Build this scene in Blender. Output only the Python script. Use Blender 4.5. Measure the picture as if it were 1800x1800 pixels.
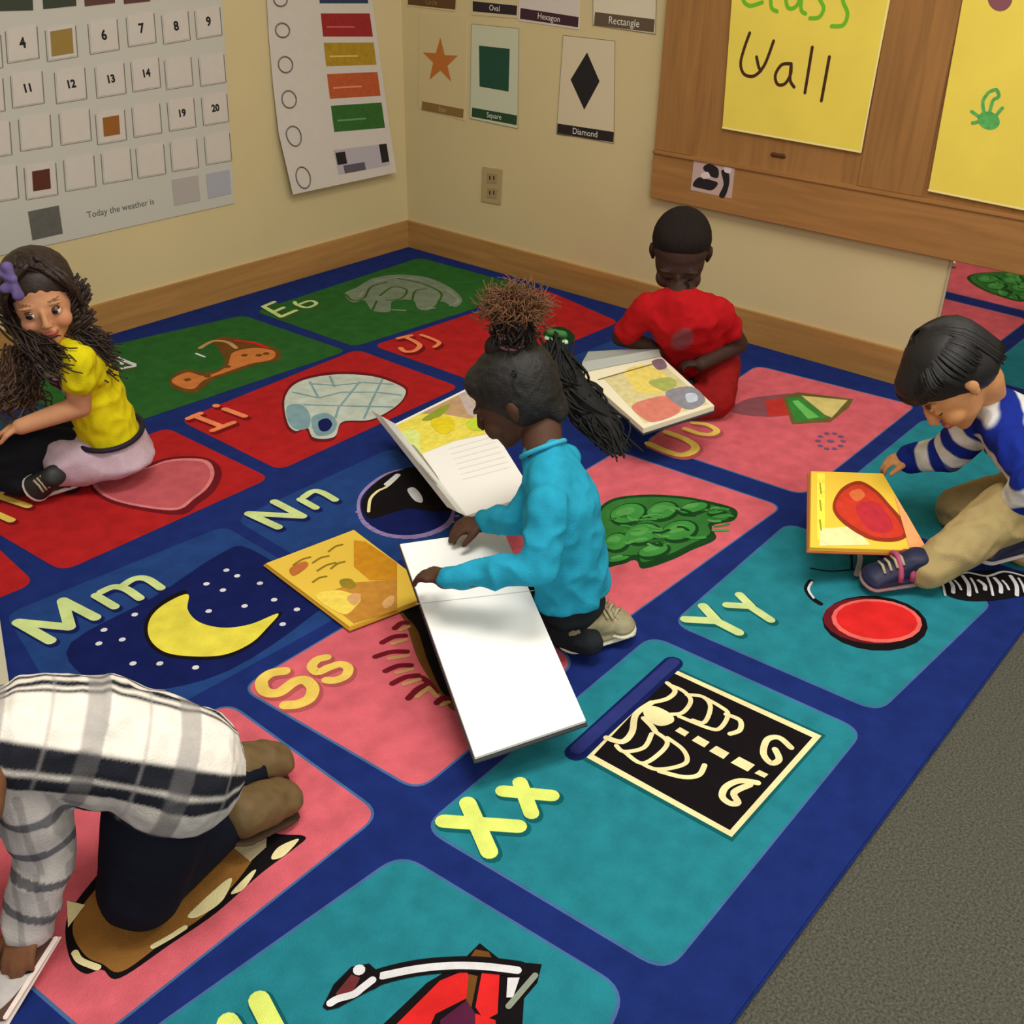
import bpy, bmesh, math, random
from mathutils import Vector as V, Matrix, noise
from mathutils.geometry import tessellate_polygon
random.seed(7)
for o in list(bpy.data.objects): bpy.data.objects.remove(o)
SC = bpy.context.scene
COL = SC.collection
# ------------------------------------------------------------ camera, light, exposure
CAM = V((-2.8952, -2.9400, 1.2055)); YAW, PITCH, ROLL = map(math.radians, (50.4104, -30.1192, 1.2325)); FPX = 1895.5
cf = V((math.sin(YAW)*math.cos(PITCH), math.cos(YAW)*math.cos(PITCH), math.sin(PITCH)))
r0 = V((math.cos(YAW), -math.sin(YAW), 0)); u0 = r0.cross(cf)
cr = r0*math.cos(ROLL) + u0*math.sin(ROLL); cu = -r0*math.sin(ROLL) + u0*math.cos(ROLL)
cam = bpy.data.cameras.new('camera'); co = bpy.data.objects.new('camera', cam); COL.objects.link(co)
cam.sensor_width = 36; cam.lens = 36*FPX/1800; cam.clip_start = .05
co.matrix_world = Matrix(((cr.x, cu.x, -cf.x, CAM.x), (cr.y, cu.y, -cf.y, CAM.y), (cr.z, cu.z, -cf.z, CAM.z), (0, 0, 0, 1)))
SC.camera = co
SC.view_settings.view_transform = 'Standard'; SC.view_settings.look = 'None'
SC.view_settings.exposure = 0.0; SC.view_settings.gamma = 1.0; SC.view_settings.use_curve_mapping = False
w = bpy.data.worlds.new('world'); SC.world = w; w.use_nodes = True
w.node_tree.nodes['Background'].inputs[0].default_value = (1.0, .95, .86, 1); w.node_tree.nodes['Background'].inputs[1].default_value = .42
def area(name, loc, size, power, target, color=(1, .95, .87)):
    l = bpy.data.lights.new(name, 'AREA'); l.shape = 'RECTANGLE'; l.size, l.size_y = size; l.energy = power; l.color = color
    o = bpy.data.objects.new(name, l); COL.objects.link(o); o.location = loc
    o.rotation_euler = (V(target) - V(loc)).to_track_quat('-Z', 'Y').to_euler(); return o
area('ceiling_light_near', (-1.9, -2.3, 2.55), (1.2, .6), 38, (-1.8, -2.1, 0))
area('ceiling_light_right', (-.9, -3.6, 2.55), (1.2, .6), 22, (-.8, -2.7, 0))
area('right_wall_fill', (-3.3, -4.6, 1.7), (1.6, 1.2), 36, (-.2, -1.8, .7), (1, .95, .86))  # added fill lamp to brighten the right wall; no actual window here

# ------------------------------------------------------------ helpers
def ray(px, py): return cf + cr*((px-900)/FPX) - cu*((py-900)/FPX)
def at(px, py, z=0.0):
    v = ray(px, py); return CAM + v*((z-CAM.z)/v.z)
def lw(px, py, d=0.0):
    v = ray(px, py); return CAM + v*((-d-CAM.y)/v.y)
def rw(px, py, d=0.0):
    v = ray(px, py); return CAM + v*((-d-CAM.x)/v.x)
def s2l(c): return tuple((x/255/12.92 if x/255 <= .04045 else ((x/255+.055)/1.055)**2.4) for x in c)
MATS = {}
def mat(name, c, rough=.7, var=0.0, scale=40, bump=0.0, bscale=400, spec=.3, metal=0.0, attr=False, emit=None):
    if name in MATS: return MATS[name]
    m = bpy.data.materials.new(name); m.use_nodes = True; nt = m.node_tree; b = nt.nodes['Principled BSDF']
    b.inputs['Roughness'].default_value = rough; b.inputs['Specular IOR Level'].default_value = spec; b.inputs['Metallic'].default_value = metal
    L = nt.links; tc = nt.nodes.new('ShaderNodeTexCoord')
    if attr:
        src = nt.nodes.new('ShaderNodeAttribute'); src.attribute_name = 'Col'; out = src.outputs['Color']
    else:
        src = nt.nodes.new('ShaderNodeRGB'); src.outputs[0].default_value = (*s2l(c), 1); out = src.outputs[0]
    if var:
        n = nt.nodes.new('ShaderNodeTexNoise'); n.inputs['Scale'].default_value = scale; n.inputs['Detail'].default_value = 4
        mr = nt.nodes.new('ShaderNodeMapRange'); mr.inputs['From Min'].default_value = .3; mr.inputs['From Max'].default_value = .7
        mr.inputs['To Min'].default_value = 1-var; mr.inputs['To Max'].default_value = 1+var
        mx = nt.nodes.new('ShaderNodeVectorMath'); mx.operation = 'SCALE'
        L.new(tc.outputs['Object'], n.inputs['Vector']); L.new(n.outputs['Fac'], mr.inputs['Value'])
        L.new(out, mx.inputs[0]); L.new(mr.outputs[0], mx.inputs['Scale']); out = mx.outputs[0]
    L.new(out, b.inputs['Base Color'])
    if bump:
        n2 = nt.nodes.new('ShaderNodeTexNoise'); n2.inputs['Scale'].default_value = bscale; n2.inputs['Detail'].default_value = 3
        bp = nt.nodes.new('ShaderNodeBump'); bp.inputs['Strength'].default_value = bump; bp.inputs['Distance'].default_value = .003
        L.new(tc.outputs['Object'], n2.inputs['Vector']); L.new(n2.outputs['Fac'], bp.inputs['Height']); L.new(bp.outputs[0], b.inputs['Normal'])
    MATS[name] = m; return m
def rugm(name, c): return mat('rug_'+name, c, rough=.95, var=.13, scale=26, bump=.6, bscale=500, spec=.08)
def link(name, me, parent=None, mats=()):
    o = bpy.data.objects.new(name, me); COL.objects.link(o)
    for m in mats: me.materials.append(m)
    if parent is not None: o.parent = parent; o.matrix_parent_inverse = parent.matrix_world.inverted()
    return o
def tag(o, label=None, cat=None, group=None, kind=None):
    if label: o['label'] = label
    if cat: o['category'] = cat
    if group: o['group'] = group
    if kind: o['kind'] = kind
    return o
def empty(name, loc, label, cat, group=None):
    o = bpy.data.objects.new(name, None); COL.objects.link(o); o.location = loc; o.empty_display_size = .05
    o.matrix_world = Matrix.Translation(loc); return tag(o, label, cat, group)
def catmull(P, closed=False, n=6):
    if len(P) < 3: return list(P)
    out = []; N = len(P); rng = range(N) if closed else range(N-1)
    for i in rng:
        a = P[(i-1) % N] if closed else P[max(i-1, 0)]; b = P[i % N]; c = P[(i+1) % N]; d = P[(i+2) % N] if closed else P[min(i+2, N-1)]
        for k in range(n):
            t = k/n
            out.append(.5*((2*b) + (c-a)*t + (2*a-5*b+4*c-d)*t*t + (3*b-a-3*c+d)*t**3))
    if not closed: out.append(P[-1])
    return out
class Flat:
    """flat patches and strokes on a plane; each colour layer a hair above the one before"""
    def __init__(s, origin, nrm, proj, step=.00015):
        s.j = 0; s.bm = bmesh.new(); s.mats = []; s.n = V(nrm); s.proj = proj; s.step = step; s.k = 0
    def mi(s, m):
        if m not in s.mats: s.mats.append(m)
        return s.mats.index(m)
    def pt(s, p): return p if isinstance(p, V) else s.proj(*p)
    def poly(s, pts, m, smooth=False, n=6, layer=None):
        if layer is None: s.k += 1; layer = s.k
        P = [s.pt(p) for p in pts]
        if smooth: P = catmull(P, True, n)
        s.j = (s.j+1) % 30; off = s.n*(s.step*layer + s.j*2e-6); vs = [s.bm.verts.new(p+off) for p in P]; i = s.mi(m)
        for t in tessellate_polygon([P]):
            try:
                f = s.bm.faces.new([vs[j] for j in t]); f.material_index = i
                f.normal_update()
                if f.normal.dot(s.n) < 0: f.normal_flip()
            except ValueError: pass
        return s
    def rounded(s, pts, m, r=.03, layer=None):
        P = [s.pt(p) for p in pts]; out = []; N = len(P)
        for i in range(N):
            a, b, c = P[i-1], P[i], P[(i+1) % N]; d1 = (a-b).normalized(); d2 = (c-b).normalized()
            rr = min(r, (a-b).length*.45, (c-b).length*.45); p0 = b+d1*rr; p2 = b+d2*rr
            for k in range(7):
                t = k/6; out.append(p0*(1-t)**2 + b*2*t*(1-t) + p2*t*t)
        return s.poly(out, m, layer=layer)
    def stroke(s, pts, width, m, smooth=True, layer=None, n=5):
        if layer is None: s.k += 1; layer = s.k
        P = [s.pt(p) for p in pts]
        if smooth and len(P) > 2: P = catmull(P, False, n)
        off = s.n*(s.step*layer); i = s.mi(m); h = width/2
        def face(q):
            s.j = (s.j+1) % 40; off = s.n*(s.step*layer + s.j*2e-6)
            vs = [s.bm.verts.new(p+off) for p in q]; f = s.bm.faces.new(vs); f.material_index = i; f.normal_update()
            if f.normal.dot(s.n) < 0: f.normal_flip()
        t0 = (P[1]-P[0]).normalized(); b0 = s.n.cross(t0).normalized()
        L = []; R = []
        for j, p in enumerate(P):
            t = (P[min(j+1, len(P)-1)] - P[max(j-1, 0)]); t = t.normalized() if t.length > 1e-9 else t0
            b = s.n.cross(t).normalized()*h; L.append(p+b); R.append(p-b)
        for j in range(len(P)-1): face([L[j], R[j], R[j+1], L[j+1]])
        for p in (P[0], P[-1]):
            e2 = s.n.cross(t0).normalized()
            face([p + t0*(h*math.cos(a*math.pi/6)) + e2*(h*math.sin(a*math.pi/6)) for a in range(12)])
        return s
    def ell(s, c, rx, ry, m, ang=0, layer=None, n=20):
        """ellipse given in photo-measured half sizes"""
        a0 = math.radians(ang)
        return s.poly([(c[0]+rx*math.cos(t)*math.cos(a0)-ry*math.sin(t)*math.sin(a0), c[1]+rx*math.cos(t)*math.sin(a0)+ry*math.sin(t)*math.cos(a0)) for t in [2*math.pi*k/n for k in range(n)]], m, layer=layer)
    def dot(s, c, r, m, layer=None):
        if layer is None: s.k += 1; layer = s.k
        p = s.pt(c); a = s.n.orthogonal().normalized(); b = s.n.cross(a)
        return s.poly([p + a*(r*math.cos(k*math.pi/5)) + b*(r*math.sin(k*math.pi/5)) for k in range(10)], m, layer=layer)
    def build(s, name, parent=None):
        me = bpy.data.meshes.new(name); s.bm.to_mesh(me); s.bm.free(); return link(name, me, parent, s.mats)
def prism(name, pts, nrm, th, m, parent=None, bevel=0.0):
    """solid slab: outline pts, thickness th along nrm"""
    bm = bmesh.new(); n = V(nrm).normalized(); A = [bm.verts.new(p) for p in pts]; B = [bm.verts.new(p+n*th) for p in pts]; N = len(pts)
    bm.faces.new(A[::-1]); bm.faces.new(B)
    for i in range(N): bm.faces.new([A[i], A[(i+1) % N], B[(i+1) % N], B[i]])
    bmesh.ops.recalc_face_normals(bm, faces=bm.faces)
    if bevel: bmesh.ops.bevel(bm, geom=bm.edges[:], offset=bevel, segments=2, affect='EDGES', clamp_overlap=True)
    me = bpy.data.meshes.new(name); bm.to_mesh(me); bm.free(); return link(name, me, parent, [m])
def textmesh(name, s, size, origin, xdir, ydir, m, parent=None, bold=0.0):
    cu_ = bpy.data.curves.new(name, 'FONT'); cu_.body = s; cu_.size = size; cu_.align_x = 'CENTER'; cu_.align_y = 'CENTER'; cu_.offset = bold; cu_.resolution_u = 3
    t = bpy.data.objects.new(name, cu_); COL.objects.link(t); dg = bpy.context.evaluated_depsgraph_get()
    me = bpy.data.meshes.new_from_object(t.evaluated_get(dg)); bpy.data.objects.remove(t); bpy.data.curves.remove(cu_)
    x = V(xdir).normalized(); z = x.cross(V(ydir)).normalized(); y = z.cross(x)
    M = Matrix(((x.x, y.x, z.x, origin[0]), (x.y, y.y, z.y, origin[1]), (x.z, y.z, z.z, origin[2]), (0, 0, 0, 1)))
    me.transform(M); me.materials.clear(); return link(name, me, parent, [m])

# ------------------------------------------------------------ room shell
WALL = mat('wall_paint', (208, 191, 144), .85, var=.03, scale=2.5, bump=.15, bscale=250)
def slab(name, a, b, m, kind='structure'):
    bm = bmesh.new(); bmesh.ops.create_cube(bm, size=1); a = V(a); b = V(b)
    for v in bm.verts: v.co = V([(a[i]+b[i])/2 + v.co[i]*(b[i]-a[i]) for i in range(3)])
    me = bpy.data.meshes.new(name); bm.to_mesh(me); bm.free(); o = link(name, me, None, [m])
    if kind: o['kind'] = kind
    return o
CARPET = mat('grey_carpet', (92, 92, 82), .98, var=.45, scale=260, bump=1.0, bscale=600, spec=.05)
slab('floor', (-5.5, -5.5, -.1), (0.1, 0.1, 0), CARPET)
slab('wall_left', (-5.5, 0, 0), (.12, .12, 2.7), WALL)
slab('wall_right', (0, -5.5, 0), (.12, 0, 2.7), WALL)
def woodmat(name, c, axis, sc=1.0):
    m = mat(name, c, .5, spec=.35); nt = m.node_tree; b = nt.nodes['Principled BSDF']; tc = nt.nodes.new('ShaderNodeTexCoord')
    mp = nt.nodes.new('ShaderNodeMapping'); sc3 = [14*sc, 14*sc, 14*sc]; sc3[axis] = 1.0*sc; mp.inputs['Scale'].default_value = sc3
    n = nt.nodes.new('ShaderNodeTexNoise'); n.inputs['Scale'].default_value = 3; n.inputs['Detail'].default_value = 6; n.inputs['Distortion'].default_value = .6
    cr_ = nt.nodes.new('ShaderNodeValToRGB'); l = s2l(c)
    cr_.color_ramp.elements[0].position = .3; cr_.color_ramp.elements[0].color = (*[x*.8 for x in l], 1)
    cr_.color_ramp.elements[1].position = .7; cr_.color_ramp.elements[1].color = (*[min(x*1.12, 1) for x in l], 1)
    nt.links.new(tc.outputs['Object'], mp.inputs[0]); nt.links.new(mp.outputs[0], n.inputs['Vector']); nt.links.new(n.outputs['Fac'], cr_.inputs[0])
    nt.links.new(cr_.outputs[0], b.inputs['Base Color']); return m
BASEW = woodmat('baseboard_wood', (176, 130, 72), 1); BASEW2 = woodmat('baseboard_wood_left', (176, 130, 72), 0)
slab('baseboard_left', (-5.5, -.014, 0), (-.014, 0, .1), BASEW2)
slab('baseboard_right', (-.014, -1.96, 0), (0, 0, .1), BASEW)

# ------------------------------------------------------------ rug
RZ = .009
NAVY = rugm('navy', (27, 45, 112)); PINK = rugm('pink', (214, 100, 112)); TEAL = rugm('teal', (36, 128, 142)); RED = rugm('red', (178, 34, 36))
GREEN = rugm('green', (44, 98, 42)); BLUE = rugm('blue', (34, 66, 128)); NIGHT = rugm('night_blue', (20, 30, 88)); BLACK = rugm('black', (22, 18, 20))
CREAM = rugm('cream', (240, 228, 172)); LIME = rugm('lime_yellow', (226, 240, 120)); GOLD = rugm('gold', (236, 204, 96)); PEACH = rugm('peach', (244, 140, 92))
WHITE = rugm('white', (222, 222, 226)); YELL = rugm('yellow', (232, 220, 78)); PALEG = rugm('pale_green', (206, 224, 150)); ORANGE = rugm('orange', (206, 124, 62))
BROWN = rugm('brown', (110, 72, 30)); TAN = rugm('tan', (196, 150, 96)); GREY = rugm('grey', (140, 150, 134)); LEAF = rugm('leaf', (62, 140, 62)); LEAFD = rugm('dark_leaf', (24, 66, 30))
HEART = rugm('heart_pink', (196, 92, 100)); HEARTL = rugm('heart_rim', (222, 130, 130)); CHERRY = rugm('cherry', (218, 40, 40)); MAROON = rugm('maroon', (110, 24, 34))
ICE = rugm('ice', (196, 208, 196)); ICED = rugm('ice_blue', (130, 165, 175)); LILAC = rugm('lilac', (150, 130, 180)); EDGE = rugm('cell_edge', (70, 106, 156)); NAVYR = rugm('navy_rod', (44, 52, 116))
A_ = at(1290, 1800); YE = at(1479, 1546).y
root = empty('alphabet_rug', (-1.6, -1.3, 0), 'large navy alphabet rug with pink, red, green, blue and teal letter squares on the floor', 'rug')
bx = bmesh.new()
outl = [V((-3.15, YE, .001)), V((-.03, YE, .001)), V((-.03, -.03, .001)), V((-3.15, -.03, .001))]
rg = Flat(None, (0, 0, 1), lambda x, y: at(x, y, RZ))
i0 = rg.mi(NAVY)
rugbody = prism('rug_body', outl, (0, 0, 1), RZ-.001, NAVY, root, bevel=.003)
def cell(pts, m, r=.035, edge=True):
    if edge: rg.rounded(pts, EDGE, r+.004, layer=1)
    P = [rg.pt(p) for p in pts]; c = sum(P, V())/len(P); Q = [p + (c-p).normalized()*.006 for p in P]
    rg.rounded(Q, m, r, layer=2)
cell([(125, 622), (428, 553), (614, 617), (228, 746)], GREEN, edge=False)                                 # D
cell([(446, 548), (738, 452), (945, 508), (622, 611)], GREEN, edge=False)                                  # E
cell([(-330, 735), (90, 630), (190, 745), (-230, 890)], GREEN, edge=False)                                 # C
cell([(312, 740), (628, 613), (812, 680), (490, 829)], RED, edge=False)                                    # I
cell([(652, 608), (958, 508), (1092, 566), (836, 673)], RED, edge=False)                                   # J
cell([(-80, 897), (294, 750), (480, 840), (108, 1008)], RED, edge=False)                                   # H
cell([(-380, 1040), (-40, 925), (68, 1025), (-200, 1135)], RED, edge=False)                                # G
cell([(4, 1080), (395, 922), (545, 1010), (600, 1085), (385, 1205), (150, 1330)], BLUE, r=.03, edge=False)  # M
cell([(408, 914), (690, 785), (880, 930), (590, 1024)], BLUE, edge=False)                                  # N
cell([(850, 690), (1098, 588), (1300, 642), (1100, 752)], BLUE, edge=False)                                # O
cell([(420, 1210), (800, 985), (1015, 1165), (735, 1394)], PINK)                                           # S
cell([(-150, 1560), (400, 1232), (674, 1430), (165, 1836)], PINK)                                          # R
cell([(1085, 792), (1378, 890), (1068, 1113), (830, 945)], PINK)                                           # T
cell([(1330, 642), (1612, 713), (1412, 872), (1130, 778)], PINK)                                           # U
cell([(1385, 918), (1748, 1058), (1545, 1254), (1180, 1096)], TEAL)                                        # Y
cell([(1625, 735), (1850, 800), (1810, 1010), (1440, 885)], TEAL)                                          # Z
cell([(1145, 1116), (1520, 1285), (1172, 1714), (740, 1455)], TEAL)                                        # X
cell([(705, 1498), (1104, 1740), (950, 2090), (235, 1830)], TEAL)                                          # W
rg.k = 3
LW_ = .031
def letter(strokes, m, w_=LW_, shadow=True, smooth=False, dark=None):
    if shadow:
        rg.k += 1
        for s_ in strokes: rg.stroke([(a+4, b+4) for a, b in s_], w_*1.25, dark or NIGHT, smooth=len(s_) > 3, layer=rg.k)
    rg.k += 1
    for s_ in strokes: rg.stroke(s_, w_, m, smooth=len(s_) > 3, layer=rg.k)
GRD = rugm('olive', (60, 90, 40)); REDD = rugm('dark_red', (120, 20, 24)); PIND = rugm('dusty_pink', (176, 84, 84)); TEALD = rugm('dark_teal', (16, 92, 96))
rg.k = 3
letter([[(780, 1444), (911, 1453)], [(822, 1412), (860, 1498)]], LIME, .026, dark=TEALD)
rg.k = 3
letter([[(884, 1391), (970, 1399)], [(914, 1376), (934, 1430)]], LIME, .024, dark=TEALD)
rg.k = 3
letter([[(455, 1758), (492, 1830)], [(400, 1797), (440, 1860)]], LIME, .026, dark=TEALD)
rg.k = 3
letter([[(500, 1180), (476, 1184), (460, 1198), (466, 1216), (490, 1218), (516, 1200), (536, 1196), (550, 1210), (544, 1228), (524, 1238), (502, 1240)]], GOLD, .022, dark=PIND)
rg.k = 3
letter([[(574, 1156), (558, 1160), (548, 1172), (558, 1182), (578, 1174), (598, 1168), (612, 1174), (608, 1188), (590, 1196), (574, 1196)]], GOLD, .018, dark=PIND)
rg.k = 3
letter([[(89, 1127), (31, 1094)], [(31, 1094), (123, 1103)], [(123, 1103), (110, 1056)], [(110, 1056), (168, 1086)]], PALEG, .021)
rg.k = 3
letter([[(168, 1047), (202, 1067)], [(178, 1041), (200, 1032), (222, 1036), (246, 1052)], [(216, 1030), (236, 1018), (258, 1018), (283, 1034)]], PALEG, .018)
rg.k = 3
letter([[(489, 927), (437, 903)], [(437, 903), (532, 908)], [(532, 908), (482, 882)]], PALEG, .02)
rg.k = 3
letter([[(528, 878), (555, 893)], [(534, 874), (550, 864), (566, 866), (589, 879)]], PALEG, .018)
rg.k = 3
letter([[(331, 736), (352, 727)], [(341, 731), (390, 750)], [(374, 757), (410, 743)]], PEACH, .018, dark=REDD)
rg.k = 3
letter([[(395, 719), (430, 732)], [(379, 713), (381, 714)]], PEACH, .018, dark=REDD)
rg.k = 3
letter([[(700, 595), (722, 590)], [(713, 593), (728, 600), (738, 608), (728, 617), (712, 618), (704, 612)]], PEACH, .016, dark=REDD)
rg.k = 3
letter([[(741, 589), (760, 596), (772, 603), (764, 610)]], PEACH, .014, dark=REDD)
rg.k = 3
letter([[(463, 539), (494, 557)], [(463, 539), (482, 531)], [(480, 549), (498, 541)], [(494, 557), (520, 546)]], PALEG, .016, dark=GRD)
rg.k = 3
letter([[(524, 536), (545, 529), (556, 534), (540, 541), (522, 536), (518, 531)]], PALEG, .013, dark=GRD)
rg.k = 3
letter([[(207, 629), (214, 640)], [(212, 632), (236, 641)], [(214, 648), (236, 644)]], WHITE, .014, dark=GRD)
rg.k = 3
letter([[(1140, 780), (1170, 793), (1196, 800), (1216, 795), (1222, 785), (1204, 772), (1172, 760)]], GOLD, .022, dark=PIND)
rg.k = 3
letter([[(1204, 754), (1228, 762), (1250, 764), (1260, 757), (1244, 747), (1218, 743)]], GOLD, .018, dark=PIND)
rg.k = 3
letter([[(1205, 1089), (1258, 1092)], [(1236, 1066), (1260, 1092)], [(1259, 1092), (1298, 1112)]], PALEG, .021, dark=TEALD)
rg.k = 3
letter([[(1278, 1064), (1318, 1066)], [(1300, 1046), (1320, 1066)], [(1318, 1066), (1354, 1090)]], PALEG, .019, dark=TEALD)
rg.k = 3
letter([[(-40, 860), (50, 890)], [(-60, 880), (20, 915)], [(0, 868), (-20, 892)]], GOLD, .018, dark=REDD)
rg.k = 3
# heart
rg.poly([(158, 856), (172, 833), (212, 820), (252, 818), (290, 806), (332, 802), (372, 808), (390, 830), (378, 862), (350, 885), (318, 905), (240, 896), (185, 880)], MAROON, smooth=True)
hp = [(162, 851), (176, 835), (214, 824), (254, 823), (292, 810), (332, 806), (366, 811), (377, 832), (366, 857), (342, 877), (310, 897), (240, 890), (188, 875)]
rg.poly(hp, HEARTL, smooth=True)
hc = (275, 850); rg.poly([(hc[0]+(x-hc[0])*.93, hc[1]+(y-hc[1])*.91) for x, y in hp], HEART, smooth=True)
rg.k = 3
# moon and night patch
rg.poly([(125, 1130), (270, 1050), (385, 975), (440, 965), (560, 1050), (545, 1085), (400, 1180), (250, 1215), (150, 1190)], NIGHT, smooth=True, n=4)
mo = [(330, 1045), (290, 1062), (264, 1088), (262, 1120), (286, 1145), (330, 1154), (392, 1152), (440, 1132), (470, 1104), (489, 1079), (440, 1098), (392, 1104), (350, 1094), (330, 1072)]
rg.poly([(375+(x-375)*1.06, 1105+(y-1105)*1.12) for x, y in mo], BLACK, smooth=True); rg.poly(mo, YELL, smooth=True)
for x, y in [(398, 1003), (417, 1013), (363, 1027), (392, 1038), (457, 1026), (482, 1055), (430, 1066), (367, 1075), (522, 1072), (497, 1098), (237, 1081), (183, 1108), (215, 1125), (174, 1132), (234, 1167), (281, 1167), (344, 1174)]:
    rg.dot((x, y), .0062, WHITE, layer=rg.k+1)
rg.k += 1
rg.k = 3
# igloo
ig = [(501, 700), (525, 672), (585, 659), (655, 662), (706, 680), (712, 695), (694, 716), (652, 738), (602, 742), (588, 768), (552, 770), (540, 752), (520, 758), (505, 742)]
rg.poly([(605+(x-605)*1.04, 712+(y-712)*1.09) for x, y in ig], MAROON, smooth=True); rg.poly(ig, ICE, smooth=True)
rg.poly([(505, 715), (530, 712), (545, 730), (542, 752), (520, 755), (506, 740)], ICED, smooth=True)
rg.poly([(548, 735), (575, 727), (592, 742), (584, 762), (556, 765)], ICED, smooth=True); rg.poly([(560, 742), (575, 736), (584, 746), (576, 758), (563, 757)], NIGHT, smooth=True)
for s_ in [[(515, 690), (560, 700), (600, 690), (660, 690), (705, 695)], [(545, 675), (590, 678), (640, 673), (690, 676)], [(560, 700), (545, 672)], [(600, 712), (632, 672)], [(650, 712), (672, 668)], [(535, 712), (600, 714), (690, 716)], [(590, 735), (596, 714)], [(640, 736), (650, 714)], [(580, 662), (588, 680)]]:
    rg.stroke(s_, .006, ICED, smooth=False, layer=rg.k+1)
rg.k += 1
rg.k = 3
# giraffe-like orange animal
rg.poly([(298, 668), (325, 650), (365, 655), (395, 640), (385, 615), (375, 600), (395, 592), (440, 600), (485, 612), (492, 632), (455, 640), (420, 652), (375, 668), (345, 690), (310, 685)], BROWN, smooth=True)
rg.poly([(302, 668), (330, 655), (362, 661), (398, 645), (410, 620), (450, 612), (482, 618), (478, 632), (440, 640), (405, 652), (360, 668), (340, 684), (315, 680)], ORANGE, smooth=True)
rg.stroke([(352, 612), (375, 600), (400, 602), (415, 612)], .014, TAN); rg.stroke([(345, 622), (360, 628)], .008, WHITE); rg.stroke([(415, 600), (445, 603), (470, 612)], .012, CHERRY)
for x, y in [(330, 668), (365, 662), (400, 645), (430, 625), (455, 625), (468, 622)]: rg.dot((x, y), .01, BROWN, layer=rg.k+1)
rg.k += 1
rg.k = 3
# elephant
rg.k = 3
EL = rugm('elephant', (118, 132, 110))
rg.poly([(606, 516), (628, 505), (655, 490), (700, 483), (750, 488), (790, 505), (812, 526), (800, 540), (775, 530), (755, 545), (735, 543), (725, 528), (690, 530), (685, 548), (655, 546), (640, 528), (620, 532)], EL, smooth=True)
for s_ in [[(608, 518), (620, 528), (640, 524), (652, 505), (680, 496)], [(668, 520), (690, 505), (715, 510), (705, 525), (680, 528)], [(700, 490), (740, 498), (775, 515), (770, 532)], [(725, 528), (730, 512), (750, 508)], [(655, 545), (662, 530)]]:
    rg.stroke(s_, .008, GRD, layer=rg.k+1)
for s_ in [[(660, 495), (700, 488), (745, 494)], [(785, 510), (806, 528), (790, 538)], [(690, 545), (712, 546)], [(740, 543), (765, 542)], [(640, 512), (632, 522)]]:
    rg.stroke(s_, .008, GREY, layer=rg.k+2)
rg.k += 3
rg.k = 3
# J-square jar-like lid showing beyond the girl's hair
rg.poly([(955, 585), (985, 574), (1010, 590), (1000, 606), (970, 604)], LEAFD, smooth=True)
rg.k = 3
# night-bird nest in the N square
rg.poly([(628, 880), (650, 850), (690, 828), (740, 826), (790, 850), (800, 890), (790, 925), (740, 946), (680, 944), (636, 920)], LILAC, smooth=True)
rg.poly([(634, 880), (656, 852), (692, 834), (738, 832), (784, 855), (795, 890), (782, 920), (738, 939), (682, 938), (642, 915)], NIGHT, smooth=True)
rg.poly([(636, 890), (648, 862), (672, 840), (700, 828), (740, 822), (790, 850), (805, 890), (770, 900), (720, 895), (680, 905), (650, 912)], BLACK, smooth=True)
rg.stroke([(648, 900), (651, 878), (664, 864), (680, 856), (698, 840)], .007, CREAM); rg.stroke([(680, 852), (699, 836)], .014, WHITE); rg.poly([(716, 862), (728, 858), (741, 872), (742, 884), (728, 880)], WHITE, smooth=True)
for k in range(14):
    a = math.pi*(.12+.8*k/13); rg.dot((718+92*math.cos(a), 886+60*math.sin(a)), .0055, LILAC, layer=rg.k+1)
rg.k += 1
rg.k = 3
# spiky brown sun in the S square
rg.poly([(700, 1060), (715, 1100), (735, 1160), (770, 1215), (800, 1250), (850, 1230), (850, 1060), (760, 1030)], BROWN, smooth=True)
rg.poly([(712, 1065), (735, 1110), (755, 1170), (790, 1230), (850, 1220), (850, 1060)], BLACK, smooth=True)
for (a, b) in [((672, 1130), (712, 1118)), ((660, 1155), (715, 1146)), ((678, 1180), (722, 1170)), ((690, 1202), (735, 1188)), ((718, 1228), (750, 1204)), ((742, 1192), (766, 1218)), ((768, 1236), (786, 1228)), ((694, 1105), (716, 1095))]:
    rg.stroke([a, ((a[0]+b[0])/2, (a[1]+b[1])/2-4), b], .012, MAROON, layer=rg.k+1)
    rg.stroke([((a[0]*.6+b[0]*.4)+2, (a[1]*.6+b[1]*.4)+7), (b[0]+2, b[1]+7)], .009, TAN, layer=rg.k+2)
rg.k += 2
rg.k = 3
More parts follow.
